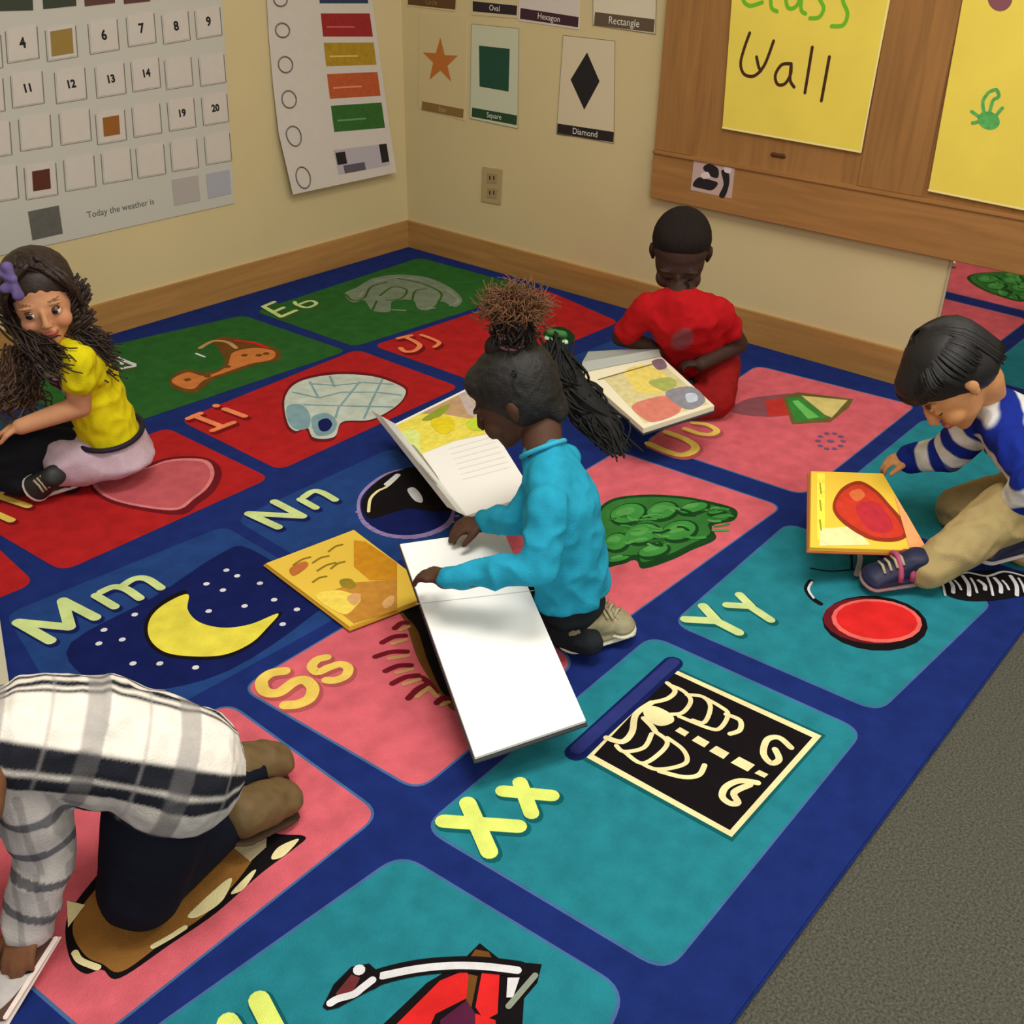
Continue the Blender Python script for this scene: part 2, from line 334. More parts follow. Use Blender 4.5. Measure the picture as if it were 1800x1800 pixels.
# green leafy animal in the T square
rg.poly([(1048, 905), (1075, 878), (1130, 870), (1190, 872), (1240, 880), (1292, 895), (1290, 915), (1252, 925), (1258, 948), (1215, 968), (1180, 985), (1130, 1000), (1115, 985), (1060, 998), (1052, 960)], LEAFD, smooth=True)
ta = [(1048, 905), (1075, 878), (1130, 870), (1190, 872), (1240, 880), (1288, 897), (1284, 912), (1250, 920), (1252, 940), (1212, 962), (1180, 978), (1130, 994), (1115, 980), (1060, 992), (1052, 960)]
rg.poly([(1155+(x-1155)*.95, 925+(y-925)*.92) for x, y in ta], rugm('body_leaf', (52, 116, 50)), smooth=True)
for c_, a_, b_ in [((1105, 905), 34, 20), ((1165, 900), 30, 18), ((1220, 895), 30, 12), ((1262, 900), 20, 9), ((1130, 940), 34, 20), ((1195, 935), 34, 20), ((1085, 955), 24, 18), ((1150, 970), 30, 14), ((1090, 985), 22, 8)]:
    rg.k = 7; rg.ell(c_, a_, b_, LEAFD, -12, layer=7); rg.ell((c_[0]-2, c_[1]-2), a_-4, b_-4, LEAF, -12, layer=8); rg.ell((c_[0]-6, c_[1]-5), a_*.5, b_*.35, rugm('mid_leaf', (84, 156, 78)), -12, layer=9)
rg.k = 10
random.seed(3)
for k in range(36):
    x = random.uniform(1060, 1275); y = 890 + random.uniform(0, 90)*(1-(x-1060)/380)+ (x-1060)*.03
    a = random.uniform(-.5, .6); l = random.uniform(7, 18); rg.stroke([(x-l*math.cos(a), y-l*math.sin(a)*.5), (x, y+random.uniform(-3, 3)), (x+l*math.cos(a), y+l*math.sin(a)*.5)], random.uniform(.005, .012), random.choice([LEAF, LEAF, LEAF, GREEN, rugm('mid_leaf', (84, 156, 78)), LEAFD]), layer=rg.k+1+k % 3)
rg.k += 4
rg.k = 3
# umbrella in the U square
rg.poly([(1283, 722), (1310, 703), (1350, 696), (1400, 694), (1385, 728), (1330, 732)], rugm('mauve', (140, 80, 90)), smooth=True)
rg.poly([(1345, 705), (1385, 698), (1398, 730), (1350, 732)], rugm('brick', (196, 56, 50)), smooth=False)
rg.poly([(1376, 698), (1402, 690), (1500, 702), (1492, 716), (1460, 742), (1392, 746)], rugm('olive_edge', (110, 100, 50)), smooth=False)
rg.poly([(1382, 700), (1408, 698), (1456, 735), (1398, 742)], LEAF); rg.poly([(1408, 696), (1490, 704), (1462, 735), (1450, 730)], rugm('straw', (222, 206, 130)))
rg.poly([(1392, 706), (1402, 704), (1440, 734), (1420, 737)], rugm('bright_leaf', (110, 200, 100)))
for a in range(10): rg.dot((1460+22*math.cos(a*.63), 776+14*math.sin(a*.63)), .007, rugm('mauve_grey', (120, 90, 130)), layer=rg.k+1)
rg.dot((1460, 776), .009, rugm('mauve_grey', (120, 90, 130)), layer=rg.k+1); rg.k += 2
rg.k = 3
# yo-yo, its string and the zebra next to it
rg.ell((1538, 1096), 93, 48, BLACK, 5); rg.ell((1530, 1092), 84, 40, MAROON, 5); rg.ell((1541, 1092), 80, 38, rugm('rim_red', (232, 104, 96)), 5); rg.ell((1541, 1091), 72, 33, CHERRY, 5)
rg.stroke([(1425, 1022), (1418, 1036), (1428, 1052), (1442, 1062)], .011, BLACK); rg.stroke([(1427, 1024), (1421, 1037), (1430, 1052)], .005, WHITE)
rg.stroke([(1425, 1000), (1460, 1005), (1500, 1002)], .004, BLACK); rg.stroke([(1495, 965), (1497, 985), (1497, 1002)], .004, BLACK); rg.stroke([(1508, 968), (1512, 985), (1505, 1012)], .011, WHITE)
rg.poly([(1655, 1030), (1680, 1010), (1730, 1004), (1790, 1006), (1850, 1030), (1800, 1048), (1720, 1058), (1670, 1050)], BLACK, smooth=True)
rg.stroke([(1676, 1014), (1700, 1008), (1735, 1014), (1765, 1006), (1800, 1014)], .006, WHITE)
for k in range(11):
    x = 1650+k*14; rg.stroke([(x, 1014+(k % 3)*4), (x+7+(k % 2)*3, 1030), (x+11, 1048-(k % 3)*5)], .005 + .003*(k % 2), WHITE, layer=rg.k+1)
rg.k += 1
rg.k = 3
# X-ray film with ribs
xo = [(1183, 1172), (1452, 1293), (1287, 1480), (1024, 1336)]
rg.poly(xo, TEALD); rg.poly([(1185, 1177), (1444, 1294), (1286, 1472), (1031, 1332)], CREAM)
rg.poly([(1180, 1182), (1428, 1297), (1283, 1460), (1044, 1328)], BLACK); rg.stroke([(1183, 1166), (1012, 1324)], .036, NIGHT, smooth=False); rg.stroke([(1184, 1164), (1014, 1318)], .022, NAVYR, smooth=False)
def xz(l): return [(980+a/2.903, 1050+b/2.903) for a, b in l]
rg.k += 1
for s_, w_ in [([(570, 450), (640, 480), (680, 530), (640, 590), (580, 600)], .008), ([(560, 440), (600, 480), (560, 520), (480, 540)], .009), ([(660, 500), (740, 510), (780, 560), (750, 640), (690, 630)], .008), ([(740, 510), (830, 560), (870, 600), (830, 670), (770, 670), (620, 610)], .008), ([(860, 600), (930, 630), (930, 680), (880, 700)], .009), ([(480, 540), (400, 600), (380, 690), (330, 740), (250, 720)], .011), ([(300, 760), (340, 790), (440, 770), (480, 700)], .008), ([(340, 790), (430, 850), (520, 800), (560, 740), (500, 690)], .008), ([(430, 850), (500, 880), (600, 870), (660, 840), (640, 780), (560, 720)], .008), ([(520, 890), (640, 920), (720, 910), (750, 860)], .009), ([(440, 620), (480, 660), (500, 690)], .01)]:
    rg.stroke(xz(s_), w_, CREAM, layer=rg.k)
rg.k += 1
rg.poly(xz([(440, 570), (500, 560), (580, 600), (590, 640), (520, 660), (450, 620)]), CREAM, smooth=True)
for x, y, a, b in [(635, 690, 36, 24), (730, 740, 46, 30), (825, 795, 52, 34), (945, 855, 62, 38), (1040, 905, 36, 20)]:
    rg.poly(xz([(x-a, y-b*.2), (x-a*.3, y-b), (x+a, y+b*.1), (x+a*.4, y+b)]), CREAM, layer=rg.k)
for s_ in [[(1190, 770), (1130, 720), (1070, 730), (1050, 800), (1090, 850), (1130, 830), (1110, 780)], [(1020, 950), (930, 940), (860, 970), (840, 1020), (880, 1055), (920, 1050), (900, 1000), (980, 960)]]: rg.stroke(xz(s_), .011, CREAM, layer=rg.k)
rg.k = 3
# raccoon in the R square
rg.poly([(115, 1640), (125, 1600), (170, 1540), (250, 1450), (350, 1400), (440, 1400), (470, 1460), (535, 1470), (520, 1490), (460, 1535), (380, 1605), (300, 1660), (210, 1720), (180, 1705), (150, 1712), (125, 1690)], BLACK, smooth=True)
rg.poly([(128, 1640), (140, 1600), (190, 1540), (270, 1460), (380, 1420), (440, 1440), (450, 1500), (370, 1600), (290, 1655), (215, 1708), (180, 1695), (150, 1680)], rugm('raccoon', (150, 104, 50)), smooth=True)
rg.poly([(378, 1450), (430, 1462), (470, 1440), (468, 1490), (440, 1515), (410, 1490)], rugm('beige', (205, 190, 150)), smooth=False)
rg.poly([(330, 1612), (350, 1590), (395, 1550), (408, 1548), (390, 1585), (350, 1612)], CREAM, smooth=True); rg.poly([(408, 1568), (440, 1535), (450, 1532), (430, 1562), (412, 1572)], CREAM, smooth=True)
rg.poly([(478, 1505), (490, 1490), (515, 1478), (525, 1478), (500, 1505), (480, 1512)], CREAM, smooth=True); rg.stroke([(132, 1676), (142, 1690), (172, 1702)], .009, CREAM); rg.stroke([(270, 1665), (300, 1648), (325, 1632)], .008, CREAM)
rg.poly([(118, 1585), (150, 1592), (120, 1632)], CREAM)
rg.k = 3
# red wagon in the W square
def wz(l): return [(400+a/2.571, 1600+b/2.571) for a, b in l]
rg.poly(wz([(700, 520), (900, 330), (1050, 240), (1140, 150), (1240, 230), (1420, 245), (1400, 330), (1340, 400), (1330, 560), (1200, 800), (600, 800)]), BLACK)
rg.poly(wz([(760, 520), (960, 320), (1080, 270), (1090, 300), (1080, 400), (940, 470), (900, 560), (860, 800), (620, 800)]), CHERRY)
rg.poly(wz([(1090, 290), (1130, 300), (1100, 450), (1075, 450)]), BROWN); rg.poly(wz([(1150, 280), (1230, 280), (1220, 470), (1160, 500), (1120, 440)]), CHERRY)
rg.poly(wz([(1120, 180), (1180, 190), (1200, 230), (1080, 240)]), BROWN)
rg.poly(wz([(1080, 410), (1120, 470), (1100, 800), (1000, 800), (960, 500)]), rugm('plum', (84, 30, 60))); rg.poly(wz([(1120, 470), (1210, 500), (1260, 800), (1110, 800)]), CHERRY)
rg.stroke(wz([(640, 330), (700, 300), (850, 265), (1000, 250), (1150, 250), (1320, 270)]), .024, BLACK); rg.stroke(wz([(700, 300), (850, 270), (1000, 255), (1150, 257), (1310, 275)]), .011, WHITE)
rg.poly(wz([(430, 440), (480, 340), (560, 260), (640, 245), (690, 290), (680, 350), (600, 390), (500, 445), (450, 455)]), BLACK); rg.poly(wz([(490, 380), (560, 295), (600, 310), (570, 370), (500, 400)]), rugm('brown_red', (110, 50, 50)))
rg.stroke(wz([(465, 425), (500, 405), (570, 385), (610, 355), (655, 320)]), .010, WHITE); rg.dot(wz([(595, 275)])[0], .008, WHITE)
rg.poly(wz([(1265, 310), (1320, 310), (1290, 400), (1260, 400)]), WHITE); rg.stroke(wz([(1390, 300), (1270, 440)]), .008, GREY)
pat = rg.build('rug_pattern', root)

# ------------------------------------------------------------ generic solid builders
ICO = None
def ico(sub=3):
    global ICO
    if ICO is None:
        b = bmesh.new(); bmesh.ops.create_icosphere(b, subdivisions=sub, radius=1); ICO = [v.co.copy() for v in b.verts]; b.free()
    return ICO
def frame(fwd, up):
    """columns: right, forward, up"""
    f = V(fwd).normalized(); r = f.cross(V(up)).normalized(); u = r.cross(f).normalized()
    return Matrix((r, f, u)).transposed()
class Blob:
    def __init__(s): s.bm = bmesh.new()
    def hull(s, balls):
        tb = bmesh.new()
        for b in balls:
            c, r = b[0], b[1]; R = b[2] if len(b) > 2 else None
            for p in ico():
                q = V((p.x*r, p.y*r, p.z*r)) if not hasattr(r, '__len__') else V((p.x*r[0], p.y*r[1], p.z*r[2]))
                if R is not None: q = R @ q
                tb.verts.new(V(c)+q)
        res = bmesh.ops.convex_hull(tb, input=tb.verts)
        bmesh.ops.delete(tb, geom=[v for v in tb.verts if not v.link_faces], context='VERTS')
        me = bpy.data.meshes.new('t'); tb.to_mesh(me); tb.free(); s.bm.from_mesh(me); bpy.data.meshes.remove(me); return s
    def limb(s, pts, rad):
        for i in range(len(pts)-1): s.hull([(pts[i], rad[i]), (pts[i+1], rad[i+1])])
        return s
    def tube(s, pts, rad, n=7):
        """swept tube for hair locks and thin things"""
        N = len(pts); rings = []; a = None
        for i in range(N):
            t = (pts[min(i+1, N-1)]-pts[max(i-1, 0)]).normalized()
            a = (t.orthogonal() if a is None else (a - t*a.dot(t))).normalized(); b = t.cross(a)
            r = rad[i] if hasattr(rad, '__len__') else rad
            rings.append([s.bm.verts.new(pts[i] + a*(r*math.cos(2*math.pi*k/n)) + b*(r*math.sin(2*math.pi*k/n))) for k in range(n)])
        for i in range(N-1):
            for k in range(n): s.bm.faces.new([rings[i][k], rings[i][(k+1) % n], rings[i+1][(k+1) % n], rings[i+1][k]])
        s.bm.faces.new(rings[0][::-1]); s.bm.faces.new(rings[-1]); return s
    def build(s, name, m, parent=None, voxel=None, smooth=4, disp=None, colorfn=None):
        me = bpy.data.meshes.new(name); s.bm.to_mesh(me); s.bm.free()
        if voxel:
            o = bpy.data.objects.new('t', me); COL.objects.link(o)
            md = o.modifiers.new('r', 'REMESH'); md.mode = 'VOXEL'; md.voxel_size = voxel; md.use_smooth_shade = True
            if smooth: sm = o.modifiers.new('s', 'SMOOTH'); sm.factor = .5; sm.iterations = smooth
            m2 = bpy.data.meshes.new_from_object(o.evaluated_get(bpy.context.evaluated_depsgraph_get()))
            bpy.data.objects.remove(o); bpy.data.meshes.remove(me); me = m2; me.name = name
        if disp:
            amp, sc = disp; ns = [v.normal.copy() for v in me.vertices]
            for v, n_ in zip(me.vertices, ns):
                q = v.co*sc; d = noise.noise(q) + .5*noise.noise(q*2.1+V((3, 1, 7))); d = -abs(d)*1.2+.25; v.co += n_*(amp*d)
        if parent is not None:
            for v in me.vertices:
                if v.co.z < RZ+.0025: v.co.z = RZ+.0025
        if colorfn:
            at_ = me.color_attributes.new('Col', 'FLOAT_COLOR', 'POINT')
            for v in me.vertices: at_.data[v.index].color = (*colorfn(v.co), 1)
        me.materials.clear(); me.update(); o = link(name, me, parent, [m])
        for p in me.polygons: p.use_smooth = True
        return o
def skinmat(name): return mat(name, (0, 0, 0), .65, var=.05, scale=60, bump=.1, bscale=300, spec=.2, attr=True)
def cloth(name, c, attr=False, rough=.85): return mat(name, c, rough, var=.06, scale=60, bump=.35, bscale=350, spec=.1, attr=attr)

def head(B, c, R, s=1.0):
    """child's head in its own frame: x right, y forward, z up; s scales"""
    def P(x, y, z): return V(c) + R @ V((x, y, z))*s
    def E(x, y, z, a, b, d): return (P(x, y, z), (a*s, b*s, d*s), R)
    B.hull([E(0, -.012, .028, .070, .084, .074)])
    B.hull([E(0, .018, .0, .062, .062, .07), E(0, .03, -.045, .044, .045, .036)])
    B.hull([E(0, .03, -.045, .046, .045, .035), E(0, .056, -.077, .017, .017, .013)])
    for sx in (-1, 1):
        B.hull([E(sx*.033, .052, -.028, .024, .025, .024)])                 # cheek
        B.hull([E(sx*.030, .071, .020, .020, .008, .005)])                  # brow
        B.hull([E(sx*.028, .068, .001, .0135, .010, .009)])                 # lid mound
        B.hull([E(sx*.074, -.012, .004, .006, .013, .018), E(sx*.068, -.006, -.02, .005, .008, .006)])  # ear
        B.hull([E(sx*.008, .088, -.026, .0065, .007, .006)])                # nostril
    B.hull([E(0, .079, .004, .006, .008, .01), E(0, .092, -.022, .0085, .009, .008)])
    B.hull([E(0, .080, -.046, .019, .010, .0045)]); B.hull([E(0, .078, -.054, .016, .010, .005)])
def headcol(c, R, s, skin, lip, brow, blush=None, closed=True):
    Ri = R.transposed(); skin, lip, brow = s2l(skin), s2l(lip), s2l(brow); bl = s2l(blush) if blush else skin
    def f(p):
        q = (Ri @ (p-V(c)))/s; col = V(skin)
        if q.length > .16 or q.y < .03: return skin
        k = max(0, 1-(((abs(q.x)-.034)/.02)**2 + ((q.z+.03)/.018)**2)); col = col.lerp(V(bl), .5*k)
        if (q.x/.020)**2 + ((q.z+.050)/.0085)**2 < 1 and q.y > .07: col = V(lip)
        if abs(q.z+.0498) < .0012 and abs(q.x) < .02 and q.y > .07: col = V(lip)*.5
        if ((abs(q.x)-.030)/.015)**2 + ((q.z-.0235-.002*(1-((abs(q.x)-.030)/.015)**2))/.0019)**2 < 1: col = col.lerp(V(brow), .7)
        if closed and ((abs(q.x)-.028)/.014)**2 + ((q.z+.005+.5*((abs(q.x)-.028)/.014)**2*-.004)/.0022)**2 < 1 and q.y > .06: col = V(brow)*.6
        if (((abs(q.x)-.007)/.0035)**2 + ((q.z+.031)/.002)**2) < 1 and q.y > .08: col = col*.4
        return tuple(col)
    return f
def eyes(parent, c, R, s, iris=(60, 38, 24), look=(0, 0)):
    for sx in (-1, 1):
        cc = V(c) + R @ V((sx*.028, .0685, .001))*s; B = Blob(); B.hull([(cc, .0122*s)])
        d = (R @ V((look[0], 1, look[1]))).normalized()
        upv = R @ V((0, 0, 1))
        def cf_(p, cc=cc, d=d, upv=upv):
            q = (p-cc).normalized(); a = q.dot(d)
            if q.dot(upv) > .30: return s2l((74, 46, 34))
            if q.dot(upv) < -.52: return s2l((170, 112, 88))
            return (.01, .01, .01) if a > .9 else s2l(iris) if a > .72 else s2l((226, 220, 212))
        B.build('eye', mat('eye', (0, 0, 0), .15, attr=True, spec=.6), parent, voxel=.0012, smooth=2, colorfn=cf_)
def hand(B, w_, d, n, side=1, s=1.0, curl=.55, spread=.1, thumb=.6):
    """w_ wrist, d towards the fingers, n back-of-hand normal, side +1 puts the thumb on d x n"""
    d = V(d).normalized(); n = (V(n) - d*V(n).dot(d)).normalized(); t = d.cross(n).normalized()*side
    R = Matrix((t, d, n)).transposed()
    B.hull([(w_, (.014*s, .012*s, .010*s), R), (w_+d*.036*s, (.023*s, .012*s, .0085*s), R)])
    L = [(.018, .040, .030, 1), (.0062, .043, .034, 0), (-.0062, .041, .031, 0), (-.018, .037, .024, -1)]
    for x, y, l, sp in L:
        p = w_ + t*(x*s) + d*(y*s); dd = (d + t*(spread*sp)).normalized(); ang = curl; pts = [p-d*.01*s, p]
        for seg in (.44, .32, .24):
            q = Matrix.Rotation(-ang if side > 0 else ang, 3, t) @ dd if False else (dd*math.cos(ang) - n*math.sin(ang))
            p = p + q*(l*seg*s*1.15); pts.append(p); ang += curl*.9
        B.limb(pts, [.0068*s, .0065*s, .006*s, .0054*s, .0048*s])
    p = w_ + t*(.016*s) + d*(.012*s); q = (t*.75 + d*.7 - n*.25).normalized(); p1 = p+q*.022*s; q2 = (d*.9 + t*.25 - n*thumb).normalized()
    B.limb([p, p1, p1+q2*.016*s, p1+q2*.027*s], [.0085*s, .0075*s, .0064*s, .0052*s])
def shoe(parent, heel, toe, up, w_=.031, name='shoe', c=(24, 24, 28), sole=(220, 214, 208), stripe=None, s=1.0):
    d = (toe-heel).normalized(); L = (toe-heel).length; R = frame(d, up); u = R @ V((0, 0, 1))
    B = Blob(); B.hull([(heel+u*.012, (w_*.8, w_*.8, .012), R), (heel+d*L*.35+u*.012, (w_*.85, .03, .012), R), (toe-d*.02+u*.010, (w_*.95, .022, .011), R)])
    B.hull([(heel+u*.022, (w_*.75, w_*.75, .02), R), (heel+u*.055+d*.012, (w_*.72, w_*.8, .012), R), (heel+d*L*.4+u*.035, (w_*.7, .02, .015), R)])
    B.hull([(heel+d*L*.35+u*.03, (w_*.75, .03, .02), R), (toe-d*.022+u*.014, (w_*.88, .02, .014), R)])
    sh = B.build(name, mat('shoe_%d_%d_%d' % c, c, .5, var=.1, scale=80), parent, voxel=.003, smooth=3)
    S = Blob(); S.hull([(heel+u*.001, (w_*.86, w_*.86, .008), R), (heel+d*L*.4+u*.001, (w_*.8, .03, .008), R), (toe-d*.02+u*.001, (w_*1.02, .025, .008), R)])
    S.build('sole', mat('sole_%d_%d_%d' % sole, sole, .6), sh, voxel=.003, smooth=2)
    LB = Blob()
    for k in range(4):
        a = heel+d*(L*(.42+.1*k))+u*(.052-.006*k); r = R @ V((1, 0, 0)); LB.tube([a-r*w_*.5, a+u*.006, a+r*w_*.5], .003, 6)
    LB.build('laces', mat('laces', stripe or (215, 210, 205), .7), sh)
    return sh
# ------------------------------------------------------------ people
LEFTV = -cr; UPV = V((0, 0, 1)); hz = V((cf.x, cf.y, 0)).normalized(); HR = V((cr.x, cr.y, 0)).normalized()   # hz away from the viewer, HR to the right
def mixv(**k): return (HR*k.get('r', 0) + hz*k.get('a', 0) + UPV*k.get('u', 0)).normalized()
def oval(c, a, b, d, R): return (c, (a, b, d), R)

# ===== girl in turquoise, kneeling in the middle, seen from her left side
tq = empty('person', at(1000, 1080, RZ), 'girl in a turquoise long-sleeved top kneeling with a big white book, hair in a puff', 'person')
hip = at(1006, 1030, .135); che = at(985, 880, .31); nk = at(955, 800, .375); hd = at(905, 700, .450)
F = mixv(r=-.93, a=.35); S = mixv(r=-.30, a=-.95)           # forward (image left), side towards the viewer
Rb = frame(F, UPV); Rh = frame(mixv(r=-.86, a=.15, u=-.52), UPV)
hs = .86
shN = che + S*.075 + UPV*.03; shF = che - S*.075 + UPV*.03 + F*.02
elN = at(946, 998, .255); wrN = at(782, 1018, .220); haN = at(736, 1003, .212)
elF = at(908, 912, .25); wrF = at(850, 915, .215)
F2 = mixv(r=-.80, a=.60); kn = hip + F2*.18 - UPV*.085; ft = hip - F*.05 - UPV*.10
B = Blob(); head(B, hd, Rh, hs); B.hull([(hd + Rh @ V((0, -.03, -.05))*hs, .036), (nk, .034)]); B.hull([(nk, .034), (che, .045)])
B.hull([(hip, .05), (che, .05)])
for sh_, el_, wr_, hn, sd, nn in ((shN, elN, wrN, haN, 1, UPV), (shF, elF, wrF, at(812, 924, .208), -1, UPV)):
    B.limb([sh_, el_, wr_], [.024, .022, .017]); hand(B, wr_, hn-wr_, nn, sd, .95, curl=.42)
for q in (1, -1):
    k_ = kn + S*(.04*q); B.limb([hip+S*(.028*q)-UPV*.025, k_, hip - F*.045 + S*(.034*q) - UPV*.09], [.038, .030, .022])
SK1 = (80, 54, 40)
B.build('body', skinmat('skin_dark'), tq, voxel=.0034, smooth=3, colorfn=headcol(hd, Rh, hs, SK1, (120, 66, 60), (34, 22, 18)))
B = Blob(); RbT = frame(F, (che-hip))
B.hull([oval(hip-UPV*.004+F*.004, .090, .071, .014, RbT), oval(hip+UPV*.01, .082, .066, .03, RbT)]); B.hull([oval(hip+UPV*.0, .080, .064, .03, RbT), oval(hip.lerp(che, .45), .082, .068, .03, RbT)]); B.hull([oval(hip.lerp(che, .45), .082, .068, .03, RbT), oval(che, .085, .062, .03, RbT)])
B.hull([oval(che, .085, .062, .03, RbT), (shN-S*.01, .030), (shF+S*.01, .030), (nk-UPV*.004-F*.006, .041)])
B.limb([shN, elN], [.036, .033]); B.limb([elN, elN.lerp(wrN, .5), wrN.lerp(elN, .05)], [.033, .028, .023]); B.limb([shF, elF, wrF.lerp(elF, .1)], [.036, .030, .023])
B.build('shirt', cloth('turquoise_cotton', (38, 152, 184)), tq, voxel=.0045, smooth=5, disp=(.009, 16))
cn = (nk-che).normalized(); cf1 = (F-cn*F.dot(cn)).normalized(); cf2 = cn.cross(cf1)
B = Blob(); B.tube([nk + cn*.012 - F*.004 + cf1*(math.cos(t)*.039) + cf2*(math.sin(t)*.039) for t in [2*math.pi*k/20 for k in range(21)]], .0045); B.build('collar', cloth('collar_turquoise', (60, 170, 200)), tq)
B = Blob()
for q in (1, -1):
    h_ = hip+S*(.028*q)-UPV*.025; k_ = kn+S*(.042*q); B.limb([h_, k_], [.044, .040]); B.limb([k_ - UPV*.01, hip - F*.045 + S*(.034*q) - UPV*.085 + UPV*.0], [.036, .026])
B.hull([oval(hip, .070, .054, .04, RbT), oval(hip-UPV*.035, .074, .060, .03, RbT)])
B.build('trousers', cloth('charcoal_cloth', (34, 38, 42)), tq, voxel=.005, smooth=4, disp=(.006, 20))
fa = at(1006, 1128, .030); fb = at(1106, 1092, .026)
shoe(tq, fa, fb, UPV+S*.3, w_=.037, c=(150, 142, 112), sole=(214, 208, 184), stripe=(170, 160, 130))
shoe(tq, hip + F*.01 - S*.05 - UPV*.10, hip - F*.11 - S*.04 - UPV*.10, UPV, w_=.03, c=(150, 142, 112), sole=(214, 208, 184))
HAIRD = mat('hair_black', (24, 22, 20), .6, var=.35, scale=120, bump=.5, bscale=260, spec=.45)
B = Blob(); hc_ = lambda x, y, z: hd + Rh @ V((x, y, z))*hs
B.hull([(hc_(0, -.018, .036), (.078*hs, .090*hs, .078*hs), Rh), (hc_(0, -.03, .0), (.076*hs, .07*hs, .07*hs), Rh)]); B.hull([(hc_(0, -.05, .0), (.060*hs, .045*hs, .05*hs), Rh), (hc_(0, -.066, -.06), (.042*hs, .022*hs, .022*hs), Rh)])
B.hull([(hc_(0, .045, .062), (.058*hs, .03*hs, .032*hs), Rh), (hc_(0, -.02, .05), (.07*hs, .06*hs, .06*hs), Rh)])
hair = B.build('hair', HAIRD, tq, voxel=.004, smooth=4, disp=(.0025, 45))
pf = at(903, 588, .565); B = Blob(); B.hull([(pf, .026), (pf+UPV*.018, .022)]); B.hull([(pf-UPV*.02, .018), (hc_(0, -.02, .11), .02)])
for k in range(260):
    d = V((random.gauss(0, 1), random.gauss(0, 1), random.gauss(.5, .8))).normalized(); a = d.orthogonal().normalized()*.008; l = random.uniform(.028, .046)
    B.tube([pf+d*.014, pf+d*l*.6+a, pf+d*l*.9-a*.6, pf+d*l*1.12+a*.7], [.0026, .0024, .002, .001], 4)
B.build('hair_puff', mat('hair_puff_dark', (40, 28, 26), .8, var=.3, scale=90), hair)
B = Blob()
pf2 = pf + UPV*.040 - hz*(-.01) + HR*.004
for k in range(520):
    d = V((random.gauss(0, 1), random.gauss(0, 1), random.gauss(.25, .7))).normalized(); d = (d + HR*d.dot(HR)*.35); a = d.orthogonal().normalized()*random.uniform(.006, .014); a.rotate(Matrix.Rotation(random.uniform(0, 6.28), 3, d)); l = random.uniform(.026, .055)
    B.tube([pf2+d*.006, pf2+d*l*.6+a, pf2+d*l*.9-a*.6, pf2+d*l*1.1+a*.8], [.0017, .0015, .0012, .0007], 4)
B.build('hair_frizz', mat('hair_frizz_brown', (112, 76, 50), .8, var=.25, scale=70), hair)
B = Blob(); tc_ = pf - UPV*.018; B.tube([tc_ + V((math.cos(t), math.sin(t), 0))*.021 for t in [2*math.pi*k/16 for k in range(17)]], .0055); B.build('hair_tie', mat('hair_tie_pink', (150, 104, 110), .6), hair)
bc = at(978, 598, .50); B = Blob(); B.hull([(bc-HR*.016+UPV*.003, .0065), (bc+HR*.016-UPV*.004, .0062)]); B.build('barrette', mat('barrette_green', (170, 205, 160), .35, spec=.6), hair, voxel=.002)
B = Blob(); B.hull([(bc-HR*.012+UPV*.014, .008), (bc+HR*.012+UPV*.010, .008)]); B.build('bow', mat('bow_green', (40, 100, 40), .6), hair, voxel=.002)
B = Blob(); random.seed(11)
B.limb([bc-UPV*.015, at(1000, 660, .45), at(1025, 705, .41), at(1058, 742, .375), at(1078, 772, .355)], [.013, .022, .026, .028, .018])
for k in range(190):
    st = bc - UPV*.01 + V([random.gauss(0, .010) for _ in range(3)]); m1 = at(985+random.gauss(0, 14), 655, .46) + S*random.gauss(0, .012); m2 = at(1015+random.gauss(0, 16), 695, .42) + S*random.gauss(0, .014); m3 = at(1052+random.gauss(0, 18), 738, .385)+S*random.gauss(0, .014); m4 = at(1082+random.gauss(0, 14), 785+random.gauss(0, 8), .35)
    B.tube(catmull([st, m1, m2, m3, m4], n=4), [.0024]*13+[.0018]*4, 4)
for k in range(150):
    st = hc_(random.gauss(0, .03), -.05, .07); m1 = at(960+random.gauss(0, 12), 680, .45); m2 = at(962+random.gauss(0, 10), 728+random.gauss(0, 8), .415) + S*random.gauss(.01, .012)
    B.tube(catmull([st, m1, m2], n=4), .0026, 4)
B.build('ponytail', mat('hair_tail', (20, 20, 19), .7, var=.35, scale=150, spec=.25), hair)

# ===== boy in red against the right wall
rd = empty('person', at(1225, 670, RZ), 'boy with cropped hair in a red top reading against the right wall', 'person')
hip = at(1225, 640, .11); che = at(1205, 565, .27); nk = at(1197, 522, .335); hd = at(1196, 448, .42); hs = .99
F = mixv(r=-.25, a=-.97); S = mixv(r=.97, a=-.25)
Rb = frame(F, che-hip); Rh = frame(mixv(r=-.12, a=-.80, u=-.50), UPV)
B = Blob(); head(B, hd, Rh, hs); B.hull([(hd + Rh @ V((0, -.03, -.05))*hs, .038), (nk, .036)]); B.hull([(nk, .034), (che, .035)]); B.hull([(hip, .045), (che, .035)])
shR = at(1262, 545, .30); shL = at(1140, 540, .30); elR = at(1298, 605, .19); wrR = at(1232, 640, .165); elL = at(1092, 592, .20); wrL = at(1140, 606, .185)
B.limb([shR, elR, wrR], [.027, .025, .018]); hand(B, wrR, at(1195, 636, .165)-wrR, UPV, 1, .8); B.limb([shL, elL, wrL], [.027, .025, .018]); hand(B, wrL, at(1175, 615, .175)-wrL, UPV, -1, .8)
kR = at(1258, 700, .062); kL = at(1085, 645, .07); fR = at(1150, 720, .035); fL = at(1180, 700, .03)
B.limb([hip+S*.05, kR, fR], [.05, .038, .026]); B.limb([hip-S*.05, kL, fL], [.05, .038, .026])
hcf = headcol(hd, Rh, hs, (62, 43, 35), (84, 48, 44), (24, 17, 15))
